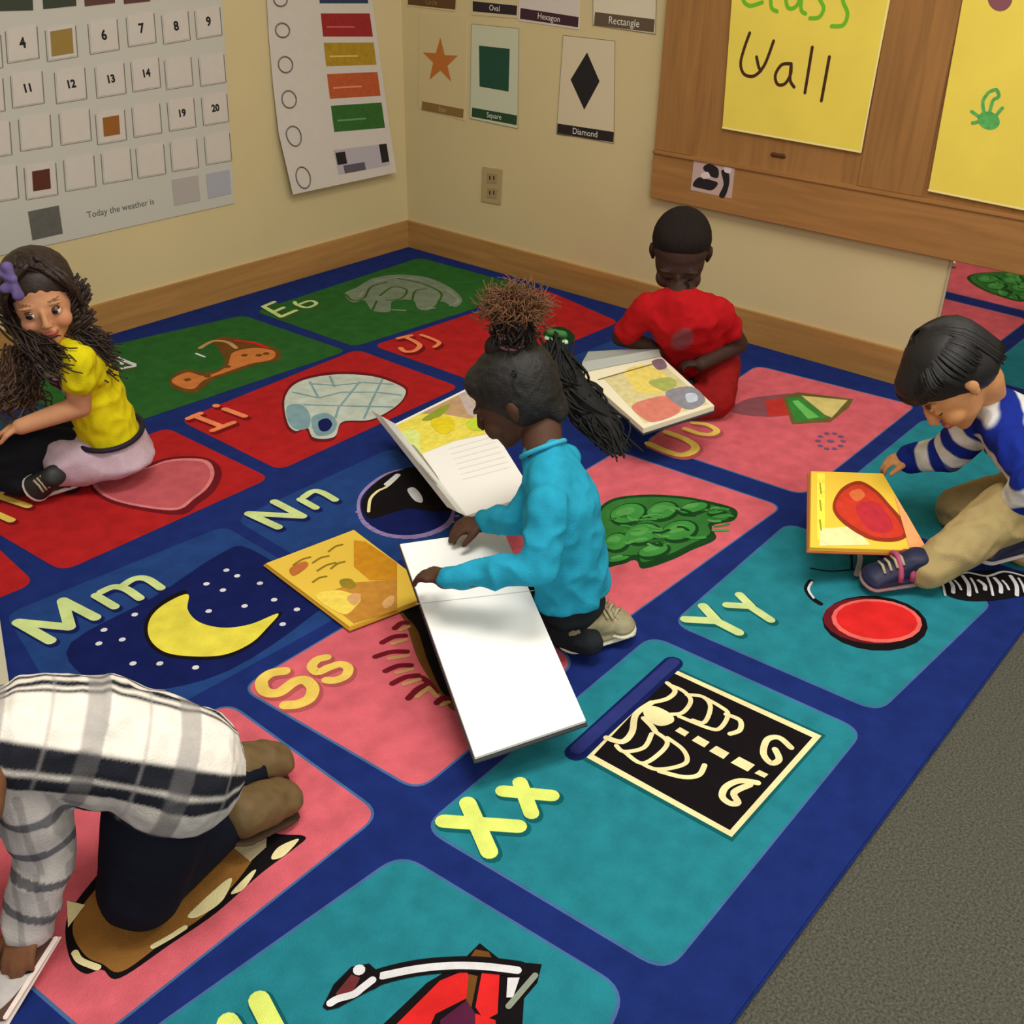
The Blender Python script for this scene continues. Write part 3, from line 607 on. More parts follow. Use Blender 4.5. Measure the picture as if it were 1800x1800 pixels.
B.build('body', skinmat('skin_deep'), rd, voxel=.0036, smooth=3, colorfn=hcf)
B = Blob(); B.hull([(hd + Rh @ V((0, -.022, .036))*hs, (.0745*hs, .082*hs, .076*hs), Rh), (hd + Rh @ V((0, -.03, .01))*hs, (.073*hs, .07*hs, .06*hs), Rh), (hd + Rh @ V((0, .012, .070))*hs, (.060*hs, .046*hs, .040*hs), Rh)])
B.build('hair', mat('hair_cropped', (34, 27, 25), .9, var=.2, scale=200, bump=.8, bscale=700, spec=.15), rd, voxel=.004, smooth=3)
prc = at(1196, 600, .22)
def redc(p):
    q = p-prc; d = math.hypot(q.dot(cr)/.026, q.dot(cu)/.020); t = max(0, min(1, (1.15-d)*3)); return tuple(V(s2l((176, 22, 28))).lerp(V(s2l((120, 74, 88))), t*.8))
RED_ = cloth('red_jersey', (176, 22, 28), attr=True); B = Blob()
B.hull([oval(hip, .088, .068, .03, Rb), oval(hip.lerp(che, .5), .088, .066, .03, Rb)]); B.hull([oval(hip.lerp(che, .5), .088, .066, .03, Rb), oval(che, .094, .062, .03, Rb)]); B.hull([oval(che, .094, .062, .03, Rb), (shR, .032), (shL, .032), (nk-UPV*.012, .045)])
B.limb([shR, shR.lerp(elR, .55)], [.038, .036]); B.limb([shL, shL.lerp(elL, .8)], [.038, .036])
sh_ = B.build('shirt', RED_, rd, voxel=.005, smooth=5, disp=(.008, 14), colorfn=redc)
B = Blob(); B.limb([hip+S*.05, kR, fR], [.066, .052, .036]); B.limb([hip-S*.05, kL, fL], [.06, .045, .032]); B.build('trousers', cloth('dark_red_cloth', (140, 26, 26)), rd, voxel=.005, smooth=4, disp=(.006, 20))
shoe(rd, fL + UPV*.0, fL + mixv(r=-1, a=.1)*.13, UPV, w_=.028, c=(40, 44, 60), s=.9)
shoe(rd, fR - UPV*.005, fR + mixv(r=-.9, a=-.2)*.12, UPV, w_=.028, c=(40, 44, 60), s=.9)

# ===== girl in yellow at the left
yl = empty('person', at(170, 790, RZ), 'girl with long wavy brown hair and yellow shirt looking up, left of the heart', 'person')
hip = at(196, 775, .105); che = at(160, 668, .26); nk = at(112, 612, .35); hd = at(74, 527, .455); hs = .88
F = mixv(r=-.95, a=-.15); S = mixv(r=-.1, a=-.98); Rb = frame(F, che-hip); Rh = frame(mixv(r=.36, a=-.92, u=-.12), mixv(r=-.14, u=1))
shN = at(136, 634, .352); shF = at(66, 628, .325) ; elN = at(140, 714, .245); wrN = at(36, 750, .225); elF = at(-20, 690, .23); wrF = at(-60, 720, .22)
B = Blob(); head(B, hd, Rh, hs); B.hull([(hd + Rh @ V((0, -.03, -.05))*hs, .034), (nk, .033)]); B.hull([(nk, .033), (che, .035)]); B.hull([(hip, .045), (che, .035)])
B.limb([shN, elN, wrN], [.027, .024, .017]); hand(B, wrN, at(-20, 762, .205)-wrN, UPV, -1, .8, curl=.3); B.limb([shF, elF, wrF], [.026, .023, .016]); hand(B, wrF, at(-110, 730, .22)-wrF, UPV, 1, .8, curl=.3)
kN = at(20, 800, .10); fN = at(30, 850, .05); kF = at(-40, 770, .10); fF = at(120, 845, .035)
B.limb([hip+S*.04-UPV*.02, kN, fF], [.036, .032, .022]); B.limb([hip-S*.04-UPV*.02, kF, fN], [.036, .030, .022])
B.build('body', skinmat('skin_tan'), yl, voxel=.0034, smooth=2, colorfn=headcol(hd, Rh, hs, (198, 142, 104), (176, 92, 88), (62, 40, 28), blush=(206, 124, 96), closed=False))
eyes(yl, hd, Rh, hs, look=(.30, -.15))
BRN = mat('hair_brown', (48, 34, 28), .55, var=.45, scale=110, bump=.4, bscale=250, spec=.4); BRN2 = mat('hair_brown_ends', (84, 60, 44), .55, var=.4, scale=90, spec=.4)
hy = lambda x, y, z: hd + Rh @ V((x, y, z))*hs
B = Blob(); B.hull([(hy(0, -.022, .046), (.082*hs, .090*hs, .072*hs), Rh), (hy(0, -.035, .0), (.082*hs, .066*hs, .07*hs), Rh)]); random.seed(5)
for k in range(50):
    a = random.uniform(-1, 1); sx = 1 if a > 0 else -1
    x0 = random.uniform(-.02, .02); p0 = hy(x0, random.uniform(-.02, .055), .112); p1 = hy(sx*.066, random.uniform(.0, .062), .058+random.uniform(-.01, .01)); p2 = hy(sx*random.uniform(.074, .084), random.uniform(-.02, .03), .0); p3 = hy(sx*.08, random.uniform(-.03, .02), -.06)
    B.tube(catmull([p0, p1, p2, p3], n=4), .006, 5)
hair = B.build('hair', BRN, yl)
def locks(n, starts, ends, rad, amp, m, nm):
    B = Blob()
    for k in range(n):
        i = random.randrange(len(starts)); a = starts[i] + V([random.gauss(0, .012) for _ in range(3)]); b = ends[i] + V([random.gauss(0, .018) for _ in range(3)])
        w1 = random.uniform(0, 6); N = 15; pts = []; ax = (b-a).orthogonal().normalized(); bx_ = ax.cross((b-a).normalized())
        mid = (a+b)/2 + (a - hd).normalized()*.012
        for j in range(N):
            t = j/(N-1); p = a*(1-t)**2 + mid*2*t*(1-t) + b*t*t; p = p + ax*(amp*t*math.sin(w1+t*13)) + bx_*(amp*t*math.cos(w1+t*13)); pts.append(p)
        B.tube(pts, [rad*(1-.5*(j/(N-1))**2) for j in range(N)], 5)
    return B.build(nm, m, hair)
locks(190, [hy(.080, -.02, .0), hy(.076, -.05, .02)], [at(176, 610, .34), at(192, 645, .30), at(160, 600, .34)], .0028, .008, BRN, 'lock')
locks(230, [hy(-.082, .0, .02), hy(-.080, -.02, -.02), hy(-.078, .01, -.05)], [at(18, 690, .27), at(40, 672, .27), at(5, 655, .30)], .0028, .011, BRN, 'lock')
locks(150, [at(22, 630, .34), at(40, 640, .33)], [at(16, 715, .25), at(48, 700, .25), at(62, 680, .26)], .0026, .012, BRN2, 'lock')
locks(70, [hy(.078, .01, -.03)], [at(112, 640, .36)], .0026, .006, BRN, 'lock')
BW = mat('bow_purple', (104, 88, 140), .7, var=.2, scale=60); bc = at(22, 490, .535); B = Blob()
for dx, dz in ((-.026, .014), (-.006, .024), (-.018, -.020), (.004, -.034), (-.006, .004)): B.hull([(bc, .006), (bc+HR*dx+UPV*dz, (.012, .010, .010))])
B.hull([(bc, .010)]); B.build('hair_bow', BW, hair, voxel=.003)
B = Blob(); B.hull([oval(hip+UPV*.02, .082, .066, .03, Rb), oval(hip.lerp(che, .5), .084, .064, .03, Rb)]); B.hull([oval(hip.lerp(che, .5), .084, .064, .03, Rb), oval(che, .085, .056, .03, Rb)]); B.hull([oval(che, .085, .056, .03, Rb), (shN, .029), (shF, .029), (nk-UPV*.012, .040)])
B.limb([shN, shN.lerp(elN, .36)], [.038, .040]); B.limb([shF, shF.lerp(elF, .4)], [.036, .038])
prc2 = at(92, 672, .29)
def yelc(p):
    q = p-prc2; d = math.hypot(q.dot(cr)/.045, q.dot(cu)/.05); c = V(s2l((220, 206, 22)))
    if p.z and d < 1 and (p-che).dot(F) > .01:
        n_ = noise.noise(p*38); c = V(s2l((196, 196, 170))) if n_ > .05 else V(s2l((92, 44, 66))) if q.dot(cu) < .01 else V(s2l((150, 160, 120)))
    return tuple(c)
sh_ = B.build('shirt', cloth('yellow_cotton', (220, 206, 22), attr=True), yl, voxel=.0045, smooth=5, disp=(.007, 18), colorfn=yelc)
B = Blob(); B.hull([oval(hip+UPV*.01, .090, .074, .025, Rb), oval(hip-UPV*.035 - F*.012, .098, .080, .035, frame(F, UPV)), (hip+F*.075+S*.045-UPV*.022, .062), (at(172, 812, .055), .046)])
sk = B.build('skirt', cloth('lilac_grey', (196, 172, 184)), yl, voxel=.0045, smooth=5, disp=(.007, 14))
B = Blob(); ax = (che-hip).normalized(); B.tube([hip+ax*.028 + (Rb @ V((math.cos(t)*.089, math.sin(t)*.074, 0))) for t in [2*math.pi*k/28 for k in range(29)]], .006); B.build('waistband', mat('waist_dark', (30, 24, 44), .7), sk)
B = Blob(); B.limb([hip+S*.045-UPV*.02, hip.lerp(kN, .5)+S*.005, kN, fF], [.048, .050, .046, .031]); B.limb([hip-S*.04-UPV*.02, kF, fN], [.054, .046, .031]); B.build('leggings', cloth('black_leggings', (26, 27, 32)), yl, voxel=.005, smooth=4, disp=(.004, 20))
s1 = at(92, 838, .055); shoe(yl, s1, at(48, 868, .040), mixv(r=.2, a=-1, u=.35), w_=.032, c=(40, 42, 42), sole=(224, 214, 206), stripe=(120, 116, 112))
shoe(yl, at(128, 850, .03), at(104, 866, .022)+F*.05, UPV, w_=.028, c=(34, 34, 36), sole=(190, 170, 165))

# ===== boy in stripes at the right
st = empty('person', at(1750, 900, RZ), 'boy in a blue and white striped top and khaki trousers bending over a yellow book', 'person')
hip = at(1905, 850, .12); che = at(1800, 762, .275); nk = at(1735, 705, .325); hd = at(1678, 668, .385); hs = .97
F = mixv(r=-.88, a=-.2, u=-.25); S = mixv(r=-.3, a=.95); Rb = frame(mixv(r=-.5, a=-.5, u=-.6), che-hip); Rh = frame(mixv(r=-.60, a=-.12, u=-1.0), mixv(r=-.6, a=.1, u=.8))
shA = at(1738, 728, .30); elA = at(1668, 795, .185); wrA = at(1602, 806, .145); shB = at(1815, 850, .25); elB = at(1760, 925, .11); wrB = at(1700, 930, .08)
B = Blob(); head(B, hd, Rh, hs); B.hull([(hd + Rh @ V((0, -.03, -.05))*hs, .038), (nk, .038)]); B.hull([(nk, .038), (che, .055)]); B.hull([(hip, .06), (che, .055)])
B.limb([shA, elA, wrA], [.026, .024, .017]); hand(B, wrA, at(1552, 808, .135)-wrA, UPV, -1, .95); B.limb([shB, elB, wrB], [.026, .024, .017]); hand(B, wrB, at(1660, 930, .06)-wrB, UPV, 1, .82)
kA = at(1765, 905, .155); an = at(1632, 1000, .060); kB = at(1692, 895, .050); anB = at(1800, 965, .045)
B.limb([hip+UPV*.02, kA, an], [.05, .036, .025]); B.limb([hip, kB, anB], [.05, .036, .025])
B.build('body', skinmat('skin_light'), st, voxel=.0036, smooth=3, colorfn=headcol(hd, Rh, hs, (206, 146, 96), (184, 104, 92), (40, 28, 22)))
hs_ = lambda x, y, z: hd + Rh @ V((x, y, z))*hs
B = Blob(); B.hull([(hs_(0, -.02, .044), (.083*hs, .092*hs, .078*hs), Rh), (hs_(0, -.042, .004), (.079*hs, .062*hs, .058*hs), Rh)]); B.hull([(hs_(0, .060, .060), (.060*hs, .028*hs, .034*hs), Rh), (hs_(0, -.01, .06), (.074*hs, .06*hs, .06*hs), Rh)]); random.seed(9)
for k in range(420):
    a = random.uniform(-math.pi, math.pi); d0 = V((math.sin(a)*.012+.01, math.cos(a)*.012-.03, .122)); rr = .083
    d1 = V((math.sin(a)*rr, math.cos(a)*(.092)-.012, .075)); zend = .052 if math.cos(a) > .2 else (.030 if abs(math.sin(a)) > .75 else -.02)
    d2 = V((math.sin(a)*rr*1.02, math.cos(a)*(.096)-.012, zend+random.uniform(-.012, .008))); B.tube(catmull([hs_(*d0), hs_(*d1), hs_(*d2)], n=4), [.0034]*6+[.003, .0024, .0016], 4)
B.build('hair', mat('hair_black_straight', (20, 18, 18), .55, var=.4, scale=130, spec=.5), st)
bones = [(shA, elA, 0), (elA, wrA, (elA-shA).length)]
NB = s2l((24, 44, 138)); WB = s2l((214, 216, 214))
def stripes(p):
    best = None
    for a, b, off in bones:
        t = max(0, min(1, (p-a).dot(b-a)/(b-a).length_squared)); d = (p-a.lerp(b, t)).length
        if best is None or d < best[0]: best = (d, off + t*(b-a).length)
    ax = (hip-nk).normalized(); w1 = p-nk; dt = (w1 - ax*w1.dot(ax)).length
    if best[0] < .052 and (best[0] < dt-.030 or best[1] > .07): u = best[1] + .004
    else:
        u = (p-nk).dot(ax)*.82 + .032
    t = abs(((u/.030) % 2) - 1); t = max(0, min(1, (t-.5)*8+.5)); return tuple(V(NB).lerp(V(WB), t))
B = Blob(); B.hull([oval(hip, .094, .074, .03, Rb), oval(che, .098, .070, .03, Rb)]); B.hull([oval(che, .098, .068, .03, Rb), (shA, .032), (shB, .032), (nk, .042)])
B.limb([shA, elA, wrA], [.044, .042, .032]); B.limb([shB, elB, wrB], [.040, .034, .025])
B.build('shirt', cloth('striped_cotton', (0, 0, 0), attr=True), st, voxel=.0032, smooth=4, disp=(.007, 16), colorfn=stripes)
KH = cloth('khaki_cloth', (172, 152, 104)); B = Blob(); B.limb([hip+UPV*.02, kA, kA.lerp(an, .55), an], [.075, .060, .048, .040]); B.limb([hip, kB, anB], [.07, .055, .036]); B.hull([oval(hip, .092, .078, .05, Rb)])
B.build('trousers', KH, st, voxel=.005, smooth=4, disp=(.008, 16))
s1 = at(1612, 1012, .035); s2 = at(1516, 1022, .030)
sh_ = shoe(st, s1+HR*.0, s2, mixv(u=1, a=-.2), w_=.034, c=(34, 38, 66), sole=(150, 120, 120), stripe=(190, 90, 120))
B = Blob(); m_ = s1.lerp(s2, .35); R_ = frame(s2-s1, UPV)
for k in (-.012, .012):
    c_ = m_ + (s2-s1).normalized()*k; B.tube([c_ + (R_ @ V((math.cos(t)*.031, 0, math.sin(t)*.044+.012))) for t in [math.pi*j/10 for j in range(11)]], .006, 6)
B.build('strap', mat('strap_magenta', (176, 74, 112), .6), sh_)
shoe(st, anB, anB + mixv(r=-.8, a=-.3)*.12, UPV, w_=.03, c=(34, 38, 66), sole=(190, 180, 175))

# ===== child in plaid, bottom left
pl = empty('person', at(330, 1500, RZ), 'crouching child in a black and white plaid top, bottom left', 'person')
hip = at(300, 1340, .235); mid = at(200, 1305, .275); che = at(40, 1300, .315); nk = at(-45, 1330, .33); hd = at(-150, 1420, .33)
F = mixv(r=-.96, a=.1, u=-.3); Rb = frame(mixv(u=-1, r=-.1), che-hip); Rh = frame(mixv(r=-.5, u=-.85), mixv(r=-1, u=.4))
B = Blob(); head(B, hd, Rh, .95); B.hull([(hd + Rh @ V((0, -.03, -.05))*.95, .038), (nk, .038)]); B.hull([(nk, .04), (che, .05)]); B.hull([(che, .055), (hip, .055)])
sA = at(50, 1372, .285); eA = at(78, 1505, .165); wA = at(50, 1622, .075); sB = at(-20, 1270, .31); eB = at(-110, 1330, .2); wB = at(-120, 1430, .09)
B.limb([sA, eA, wA], [.028, .025, .018]); hand(B, wA, at(28, 1690, .055)-wA, UPV, 1, .85, curl=.35); B.limb([sB, eB, wB], [.027, .024, .017]); hand(B, wB, at(-130, 1480, .06)-wB, UPV, -1, .85, curl=.35)
kA = at(248, 1560, .062); aA = at(415, 1425, .060); kB = kA + mixv(a=1, r=.1)*.10 ; aB = aA + mixv(a=1)*.08
B.limb([hip, kA, aA], [.045, .036, .025]); B.limb([hip, kB, aB], [.045, .036, .025])
B.build('body', skinmat('skin_brown'), pl, voxel=.0036, smooth=3, colorfn=lambda p: s2l((122, 80, 54)))
B = Blob(); B.hull([(hd + Rh @ V((0, -.02, .04))*.95, (.078, .085, .076), Rh)]); B.build('hair', HAIRD, pl, voxel=.005)
ax = (che-hip).normalized(); sideU = Rb
W_, K_, G_ = V(s2l((238, 232, 222))), V(s2l((34, 36, 44))), V(s2l((150, 146, 144)))
tow = (-cf).normalized()
e1 = (UPV - ax*UPV.dot(ax)).normalized(); e2 = ax.cross(e1).normalized()
if e2.dot(tow) < 0: e2 = -e2
def arm_d(p, a, b):
    t = max(0, min(1, (p-a).dot(b-a)/(b-a).length_squared)); return (p-a.lerp(b, t)).length, t
def plaid(p):
    d1, t1 = arm_d(p, sA, eA); d2, t2 = arm_d(p, eA, wA)
    if min(d1, d2) < .045 and (p-che).dot(e1) < .0 or d2 < .05:
        ln = t1*(eA-sA).length if d1 < d2 else (eA-sA).length + t2*(wA-eA).length
        b = (ln/.052) % 1; c = V(s2l((196, 190, 184)))
        if .55 < b < .80: c = V(s2l((112, 110, 114)))
        a = ((p-(sA if d1 < d2 else eA)).dot(cr)/.03) % 1
        return tuple(c*(.72 if a < .28 else 1))
    u = (p-hip).dot(ax); ctr = hip + ax*u; q = p-ctr; ang = math.atan2(q.dot(e1), q.dot(e2)); v = math.degrees(ang)
    ub = (u/.066) % 1
    def band(x, lo, hi, soft): return max(0, min(1, (x-lo)/soft+.5))*max(0, min(1, (hi-x)/soft+.5))
    c = W_.copy(); S_ = 4
    for lo, hi in ((93, 98), (103, 111), (122, 128)): c = c.lerp(K_, band(v, lo, hi, S_))
    k = band(v, -4, 36, S_); k = k*(1-.75*band(v, 10, 14, S_)); c = c.lerp(K_, k)
    c = c.lerp(W_*.62, band(v, -34, -4, S_)); c = c.lerp(K_, band(v, -50, -34, S_))
    um = (u+.012) % .112; g1 = band(um, .0, .026, .004); g2 = band(um, .062, .066, .003)
    c = c.lerp(G_*.85 if v > 36 else K_.lerp(G_, .35), .62*g1); c = c.lerp(G_, .45*g2)
    return tuple(c)
B = Blob(); B.hull([(hip-UPV*.012+HR*.004, .088), oval(hip, .088, .082, .05, Rb), oval(mid, .086, .084, .03, Rb)]); B.hull([oval(mid, .086, .080, .03, Rb), oval(che, .088, .072, .03, Rb)]); B.hull([oval(che, .088, .07, .03, Rb), (sA, .034), (sB, .034), (nk, .042)])
B.limb([sA, eA], [.044, .037]); B.limb([eA, eA.lerp(wA, .5), wA], [.037, .034, .032]); B.limb([sB, eB, wB], [.040, .034, .028])
sh_ = B.build('shirt', cloth('plaid_flannel', (0, 0, 0), attr=True), pl, voxel=.003, smooth=4, disp=(.008, 14), colorfn=plaid)
B = Blob(); tg = at(285, 1446, .215); B.hull([(tg-HR*.016-UPV*.006, (.003, .003, .006)), (tg+HR*.016+UPV*.006, (.003, .003, .006))]); B.build('hem_tag', mat('tag_white', (222, 216, 214), .6), sh_, voxel=.002)
B = Blob(); B.limb([hip - UPV*.03 - HR*.02, kA.lerp(hip, .45), kA], [.066, .068, .056]); B.limb([hip-UPV*.03+mixv(a=1)*.05 - HR*.02, kB], [.064, .052]); B.limb([kA, aA], [.050, .036]); B.limb([kB, aB], [.050, .036]); B.hull([(hip-UPV*.02-HR*.012, .068)])
B.build('leggings', cloth('navy_black_leggings', (20, 23, 34)), pl, voxel=.005, smooth=5, disp=(.003, 14))
def boot(par, a, b, up):
    d = (b-a).normalized(); R = frame(d, up); B = Blob(); B.hull([(a, (.036, .034, .034), R), (a+d*.05, (.037, .03, .032), R)]); B.hull([(a+d*.04, (.036, .03, .03), R), (b, (.036, .028, .026), R)])
    o = B.build('boot', mat('boot_olive', (104, 84, 52), .6, var=.15, scale=50), par, voxel=.004, smooth=4, disp=(.003, 25))
    B = Blob(); B.hull([(a+R @ V((0, 0, -.032)), (.034, .03, .006), R), (b+R @ V((0, 0, -.026)), (.036, .028, .006), R)]); B.build('boot_sole', mat('boot_sole', (64, 48, 32), .7), o, voxel=.003)
    return o
boot(pl, at(425, 1430, .070), at(495, 1400, .045), UPV); boot(pl, at(408, 1365, .075)+mixv(a=1)*.02, at(478, 1352, .05)+mixv(a=1)*.02, UPV)

# ------------------------------------------------------------ books and papers
PAPER = mat('paper_white', (250, 250, 246), .6); PAPERC = mat('paper_cream', (236, 230, 200), .6)
def quadbook(name, label, corners, th=.008, cover=(30, 34, 60), pages=PAPER, lift=.0, covm=None):
    """corners: four points of the visible upper face, in order round; solid page block over a slightly larger cover"""
    n = (corners[1]-corners[0]).cross(corners[3]-corners[0]).normalized()
    if n.z < 0: n = -n
    v = corners[2]-CAM; corners = [corners[0], corners[1], CAM + v*((corners[0]-CAM).dot(n)/v.dot(n)), corners[3]]
    e = empty(name, sum(corners, V())/4, label, 'book')
    c = sum(corners, V())/4
    cv = [p + (p-c).normalized()*.006 - n*(th+.003) for p in corners]
    prism('cover', cv, n, .003, covm or mat('cover_%s_%d' % (name, cover[0]), cover, .4, spec=.5), e, bevel=.0008)
    prism('page_block', [p - n*th for p in corners], n, th, pages, e, bevel=.0006)
    o, nn = corners[0].copy(), n
    def pr(px, py):
        v = ray(px, py); t = (o-CAM).dot(nn)/v.dot(nn); return CAM + v*t
    return e, Flat(None, n, lambda x, y: pr(x, y) + nn*.0004)
# girl's big white book
tb = [at(703, 956, .178), at(884, 930, .178), at(1030, 1266, .075), at(835, 1331, .075)]
e, f_ = quadbook('picture_book', 'big blank white book open across the lap of the girl in turquoise', tb, th=.007, cover=(28, 30, 40))
f_.stroke([(732, 1062), (942, 1038)], .0015, mat('page_fold', (200, 200, 200), .7)); f_.build('page_crease', e)
# the book beyond it
ub = [at(694, 745, .085), at(822, 682, .11), at(938, 868, .125), at(820, 906, .125)]
e, f_ = quadbook('picture_book', 'open book with yellow and green picture, beyond the girl in turquoise', ub, th=.012, cover=(24, 28, 44))
P_ = lambda n_, c: mat('print_'+n_, c, .6, var=.12, scale=60)
f_.poly([(697, 748), (820, 687), (846, 722), (870, 760), (800, 775), (735, 800), (716, 775)], P_('lemon', (240, 226, 90)), smooth=False)
f_.poly([(738, 728), (820, 688), (838, 712), (846, 740), (818, 735), (780, 728)], P_('sand', (196, 160, 120)), smooth=False)
f_.poly([(806, 694), (820, 688), (842, 722), (838, 736), (822, 728)], P_('pale_mauve', (200, 184, 180)))
f_.poly([(742, 738), (775, 716), (790, 712), (782, 726), (762, 738)], P_('moss', (150, 164, 50)), smooth=True)
f_.poly([(820, 742), (848, 732), (858, 748), (845, 758), (826, 754)], P_('lime', (200, 224, 60)), smooth=True)
f_.poly([(704, 762), (735, 758), (740, 790), (748, 815), (728, 800)], P_('pale_lime', (226, 238, 140)), smooth=True)
f_.poly([(760, 738), (790, 734), (800, 752), (780, 764), (762, 752)], P_('strong_yellow', (236, 214, 30)), smooth=True)
f_.poly([(722, 790), (730, 786), (770, 840), (768, 852), (748, 830)], P_('stone', (150, 148, 130)), smooth=True)
for k in range(7): f_.stroke([(790+k*4, 790+k*9), (868+k*5, 768+k*9)], .0012, P_('pale_text', (214, 214, 206)), smooth=False)
f_.build('page_picture', e)
B = Blob()
L_ = catmull([at(640, 720, .05), at(668, 736, .075), at(694, 745, .077)], n=5); R_ = catmull([at(700, 800, .05), at(750, 838, .07), at(820, 907, .10)], n=5)
bm = bmesh.new(); top = [bm.verts.new(p+V((0, 0, .001))) for p in [at(652, 722, .06), at(670, 732, .08), at(694, 745, .087)]]; bot = [bm.verts.new(p+V((0, 0, .001))) for p in [at(786, 892, .10), at(806, 902, .12), at(820, 907, .127)]]
for i in range(2): bm.faces.new([top[i], top[i+1], bot[i+1], bot[i]])
bmesh.ops.solidify(bm, geom=bm.faces[:], thickness=.0008); me = bpy.data.meshes.new('lifted_page'); bm.to_mesh(me); bm.free(); link('lifted_page', me, e, [PAPER])
# red boy's book
rb = [at(1020, 655, .155), at(1162, 626, .17), at(1256, 713, .135), at(1131, 753, .13)]
e, f_ = quadbook('picture_book', 'open picture book with yellow and pink page, on the lap of the boy in red', rb, th=.014, cover=(40, 44, 60), pages=PAPERC)
f_.poly([(1060, 664), (1160, 636), (1246, 710), (1134, 744)], P_('straw_page', (216, 206, 150)))
f_.poly([(1098, 652), (1140, 642), (1176, 668), (1160, 690), (1120, 690), (1110, 676)], P_('butter', (232, 212, 110)), smooth=True)
f_.poly([(1112, 712), (1170, 696), (1196, 712), (1190, 728), (1150, 742), (1128, 734)], P_('salmon', (214, 128, 112)), smooth=True)
f_.poly([(1170, 690), (1215, 680), (1240, 704), (1215, 720), (1190, 712)], P_('grey_blue', (140, 140, 150)), smooth=True); f_.poly([(1205, 694), (1222, 692), (1226, 704), (1210, 708)], P_('sky', (190, 206, 220)), smooth=True)
f_.poly([(1140, 672), (1176, 664), (1190, 676), (1170, 688)], P_('sage', (170, 180, 96)), smooth=True); f_.poly([(1146, 636), (1164, 632), (1172, 646), (1156, 650)], P_('heather', (130, 104, 120)), smooth=True)
f_.stroke([(1052, 668), (1150, 640)], .004, P_('umber', (130, 110, 60)), smooth=False)
f_.build('page_picture', e)
bm = bmesh.new(); A1 = [at(1020, 655, .157), at(1024, 636, .175), at(1034, 618, .170)]; B1 = [at(1162, 626, .172), at(1158, 614, .185), at(1130, 612, .175)]
va = [bm.verts.new(p) for p in A1]; vb = [bm.verts.new(p) for p in B1]
for i in range(2): bm.faces.new([va[i], vb[i], vb[i+1], va[i+1]])
bmesh.ops.solidify(bm, geom=bm.faces[:], thickness=.002); me = bpy.data.meshes.new('left_page'); bm.to_mesh(me); bm.free(); link('left_page', me, e, [mat('page_shade', (214, 218, 210), .6)])
# striped boy's book
sb = [at(1426, 828, .15), at(1552, 832, .13), at(1632, 968, .10), at(1424, 962, .11)]
e, f_ = quadbook('picture_book', 'yellow board book with a big red apple shape held by the boy in stripes', sb, th=.010, cover=(170, 96, 60), pages=mat('book_yellow', (244, 204, 70), .5))
f_.poly([(1436, 832), (1450, 832), (1450, 950), (1436, 950)], P_('bright_yellow', (248, 236, 80)))
f_.poly([(1440, 930), (1500, 925), (1530, 958), (1440, 960)], P_('cream_yellow', (248, 236, 170)), smooth=False)
f_.poly([(1464, 885), (1480, 858), (1510, 846), (1540, 862), (1566, 890), (1588, 916), (1596, 940), (1575, 952), (1535, 950), (1500, 934), (1470, 908)], P_('apple_edge', (150, 46, 22)), smooth=True)
f_.poly([(1469, 886), (1484, 863), (1510, 852), (1536, 866), (1560, 892), (1580, 918), (1588, 938), (1570, 946), (1536, 944), (1504, 928), (1476, 906)], P_('apple', (206, 54, 34)), smooth=True)
f_.poly([(1505, 890), (1540, 884), (1570, 925), (1550, 938), (1520, 925)], P_('apple_dark', (190, 40, 56)), smooth=True); f_.poly([(1492, 868), (1510, 860), (1520, 872), (1505, 882)], P_('apple_light', (220, 110, 60)), smooth=True)
f_.poly([(1572, 872), (1594, 905), (1627, 963), (1598, 963)], P_('peach', (244, 170, 110)))
for y in (850, 880, 915): f_.stroke([(1441, y), (1443, y+18)], .003, P_('olive_mark', (170, 160, 50)), smooth=False)
f_.build('cover_picture', e)
# yellow paperback on the rug
yb = [at(467, 990, .021), at(622, 931, .021), at(769, 1042, .021), at(614, 1101, .021)]
e, f_ = quadbook('picture_book', 'small yellow paperback picture book lying flat on the moon square', yb, th=.005, cover=(196, 150, 50), pages=mat('gold_page', (238, 200, 70), .45, spec=.5))
def yz(l): return [(450+a/5, 900+b/5) for a, b in l]
f_.poly(yz([(860, 250), (960, 260), (1240, 450), (1240, 600), (1000, 600), (860, 480)]), P_('amber', (208, 142, 20)), smooth=False)
f_.poly(yz([(560, 740), (860, 620), (1240, 600), (1240, 860), (860, 980), (760, 900)]), P_('ochre', (198, 138, 50)), smooth=False)
f_.poly(yz([(520, 740), (700, 690), (840, 720), (920, 760), (880, 830), (760, 900)]), P_('pale_gold', (244, 218, 90)), smooth=True)
f_.poly(yz([(740, 600), (830, 590), (880, 650), (820, 680), (750, 650)]), P_('olive_gold', (150, 130, 30)), smooth=True)
f_.poly(yz([(1110, 800), (1180, 740), (1220, 760), (1190, 830), (1130, 850)]), P_('skin_tone', (224, 170, 110)), smooth=True); f_.poly(yz([(800, 760), (860, 720), (920, 730), (900, 800), (850, 820)]), P_('skin_tone', (224, 170, 110)), smooth=True)
f_.poly(yz([(300, 500), (420, 440), (460, 470), (380, 540), (320, 560)]), P_('rust', (190, 110, 50)), smooth=True)
for a, b in [((330, 470), (480, 400)), ((500, 450), (640, 390)), ((640, 350), (760, 290)), ((540, 520), (700, 450)), ((500, 620), (620, 570)), ((660, 500), (780, 440))]: f_.stroke(yz([a, ((a[0]+b[0])/2, (a[1]+b[1])/2-14), b]), .004, P_('olive_text', (140, 116, 30)), layer=f_.k+1)
f_.build('cover_picture', e)
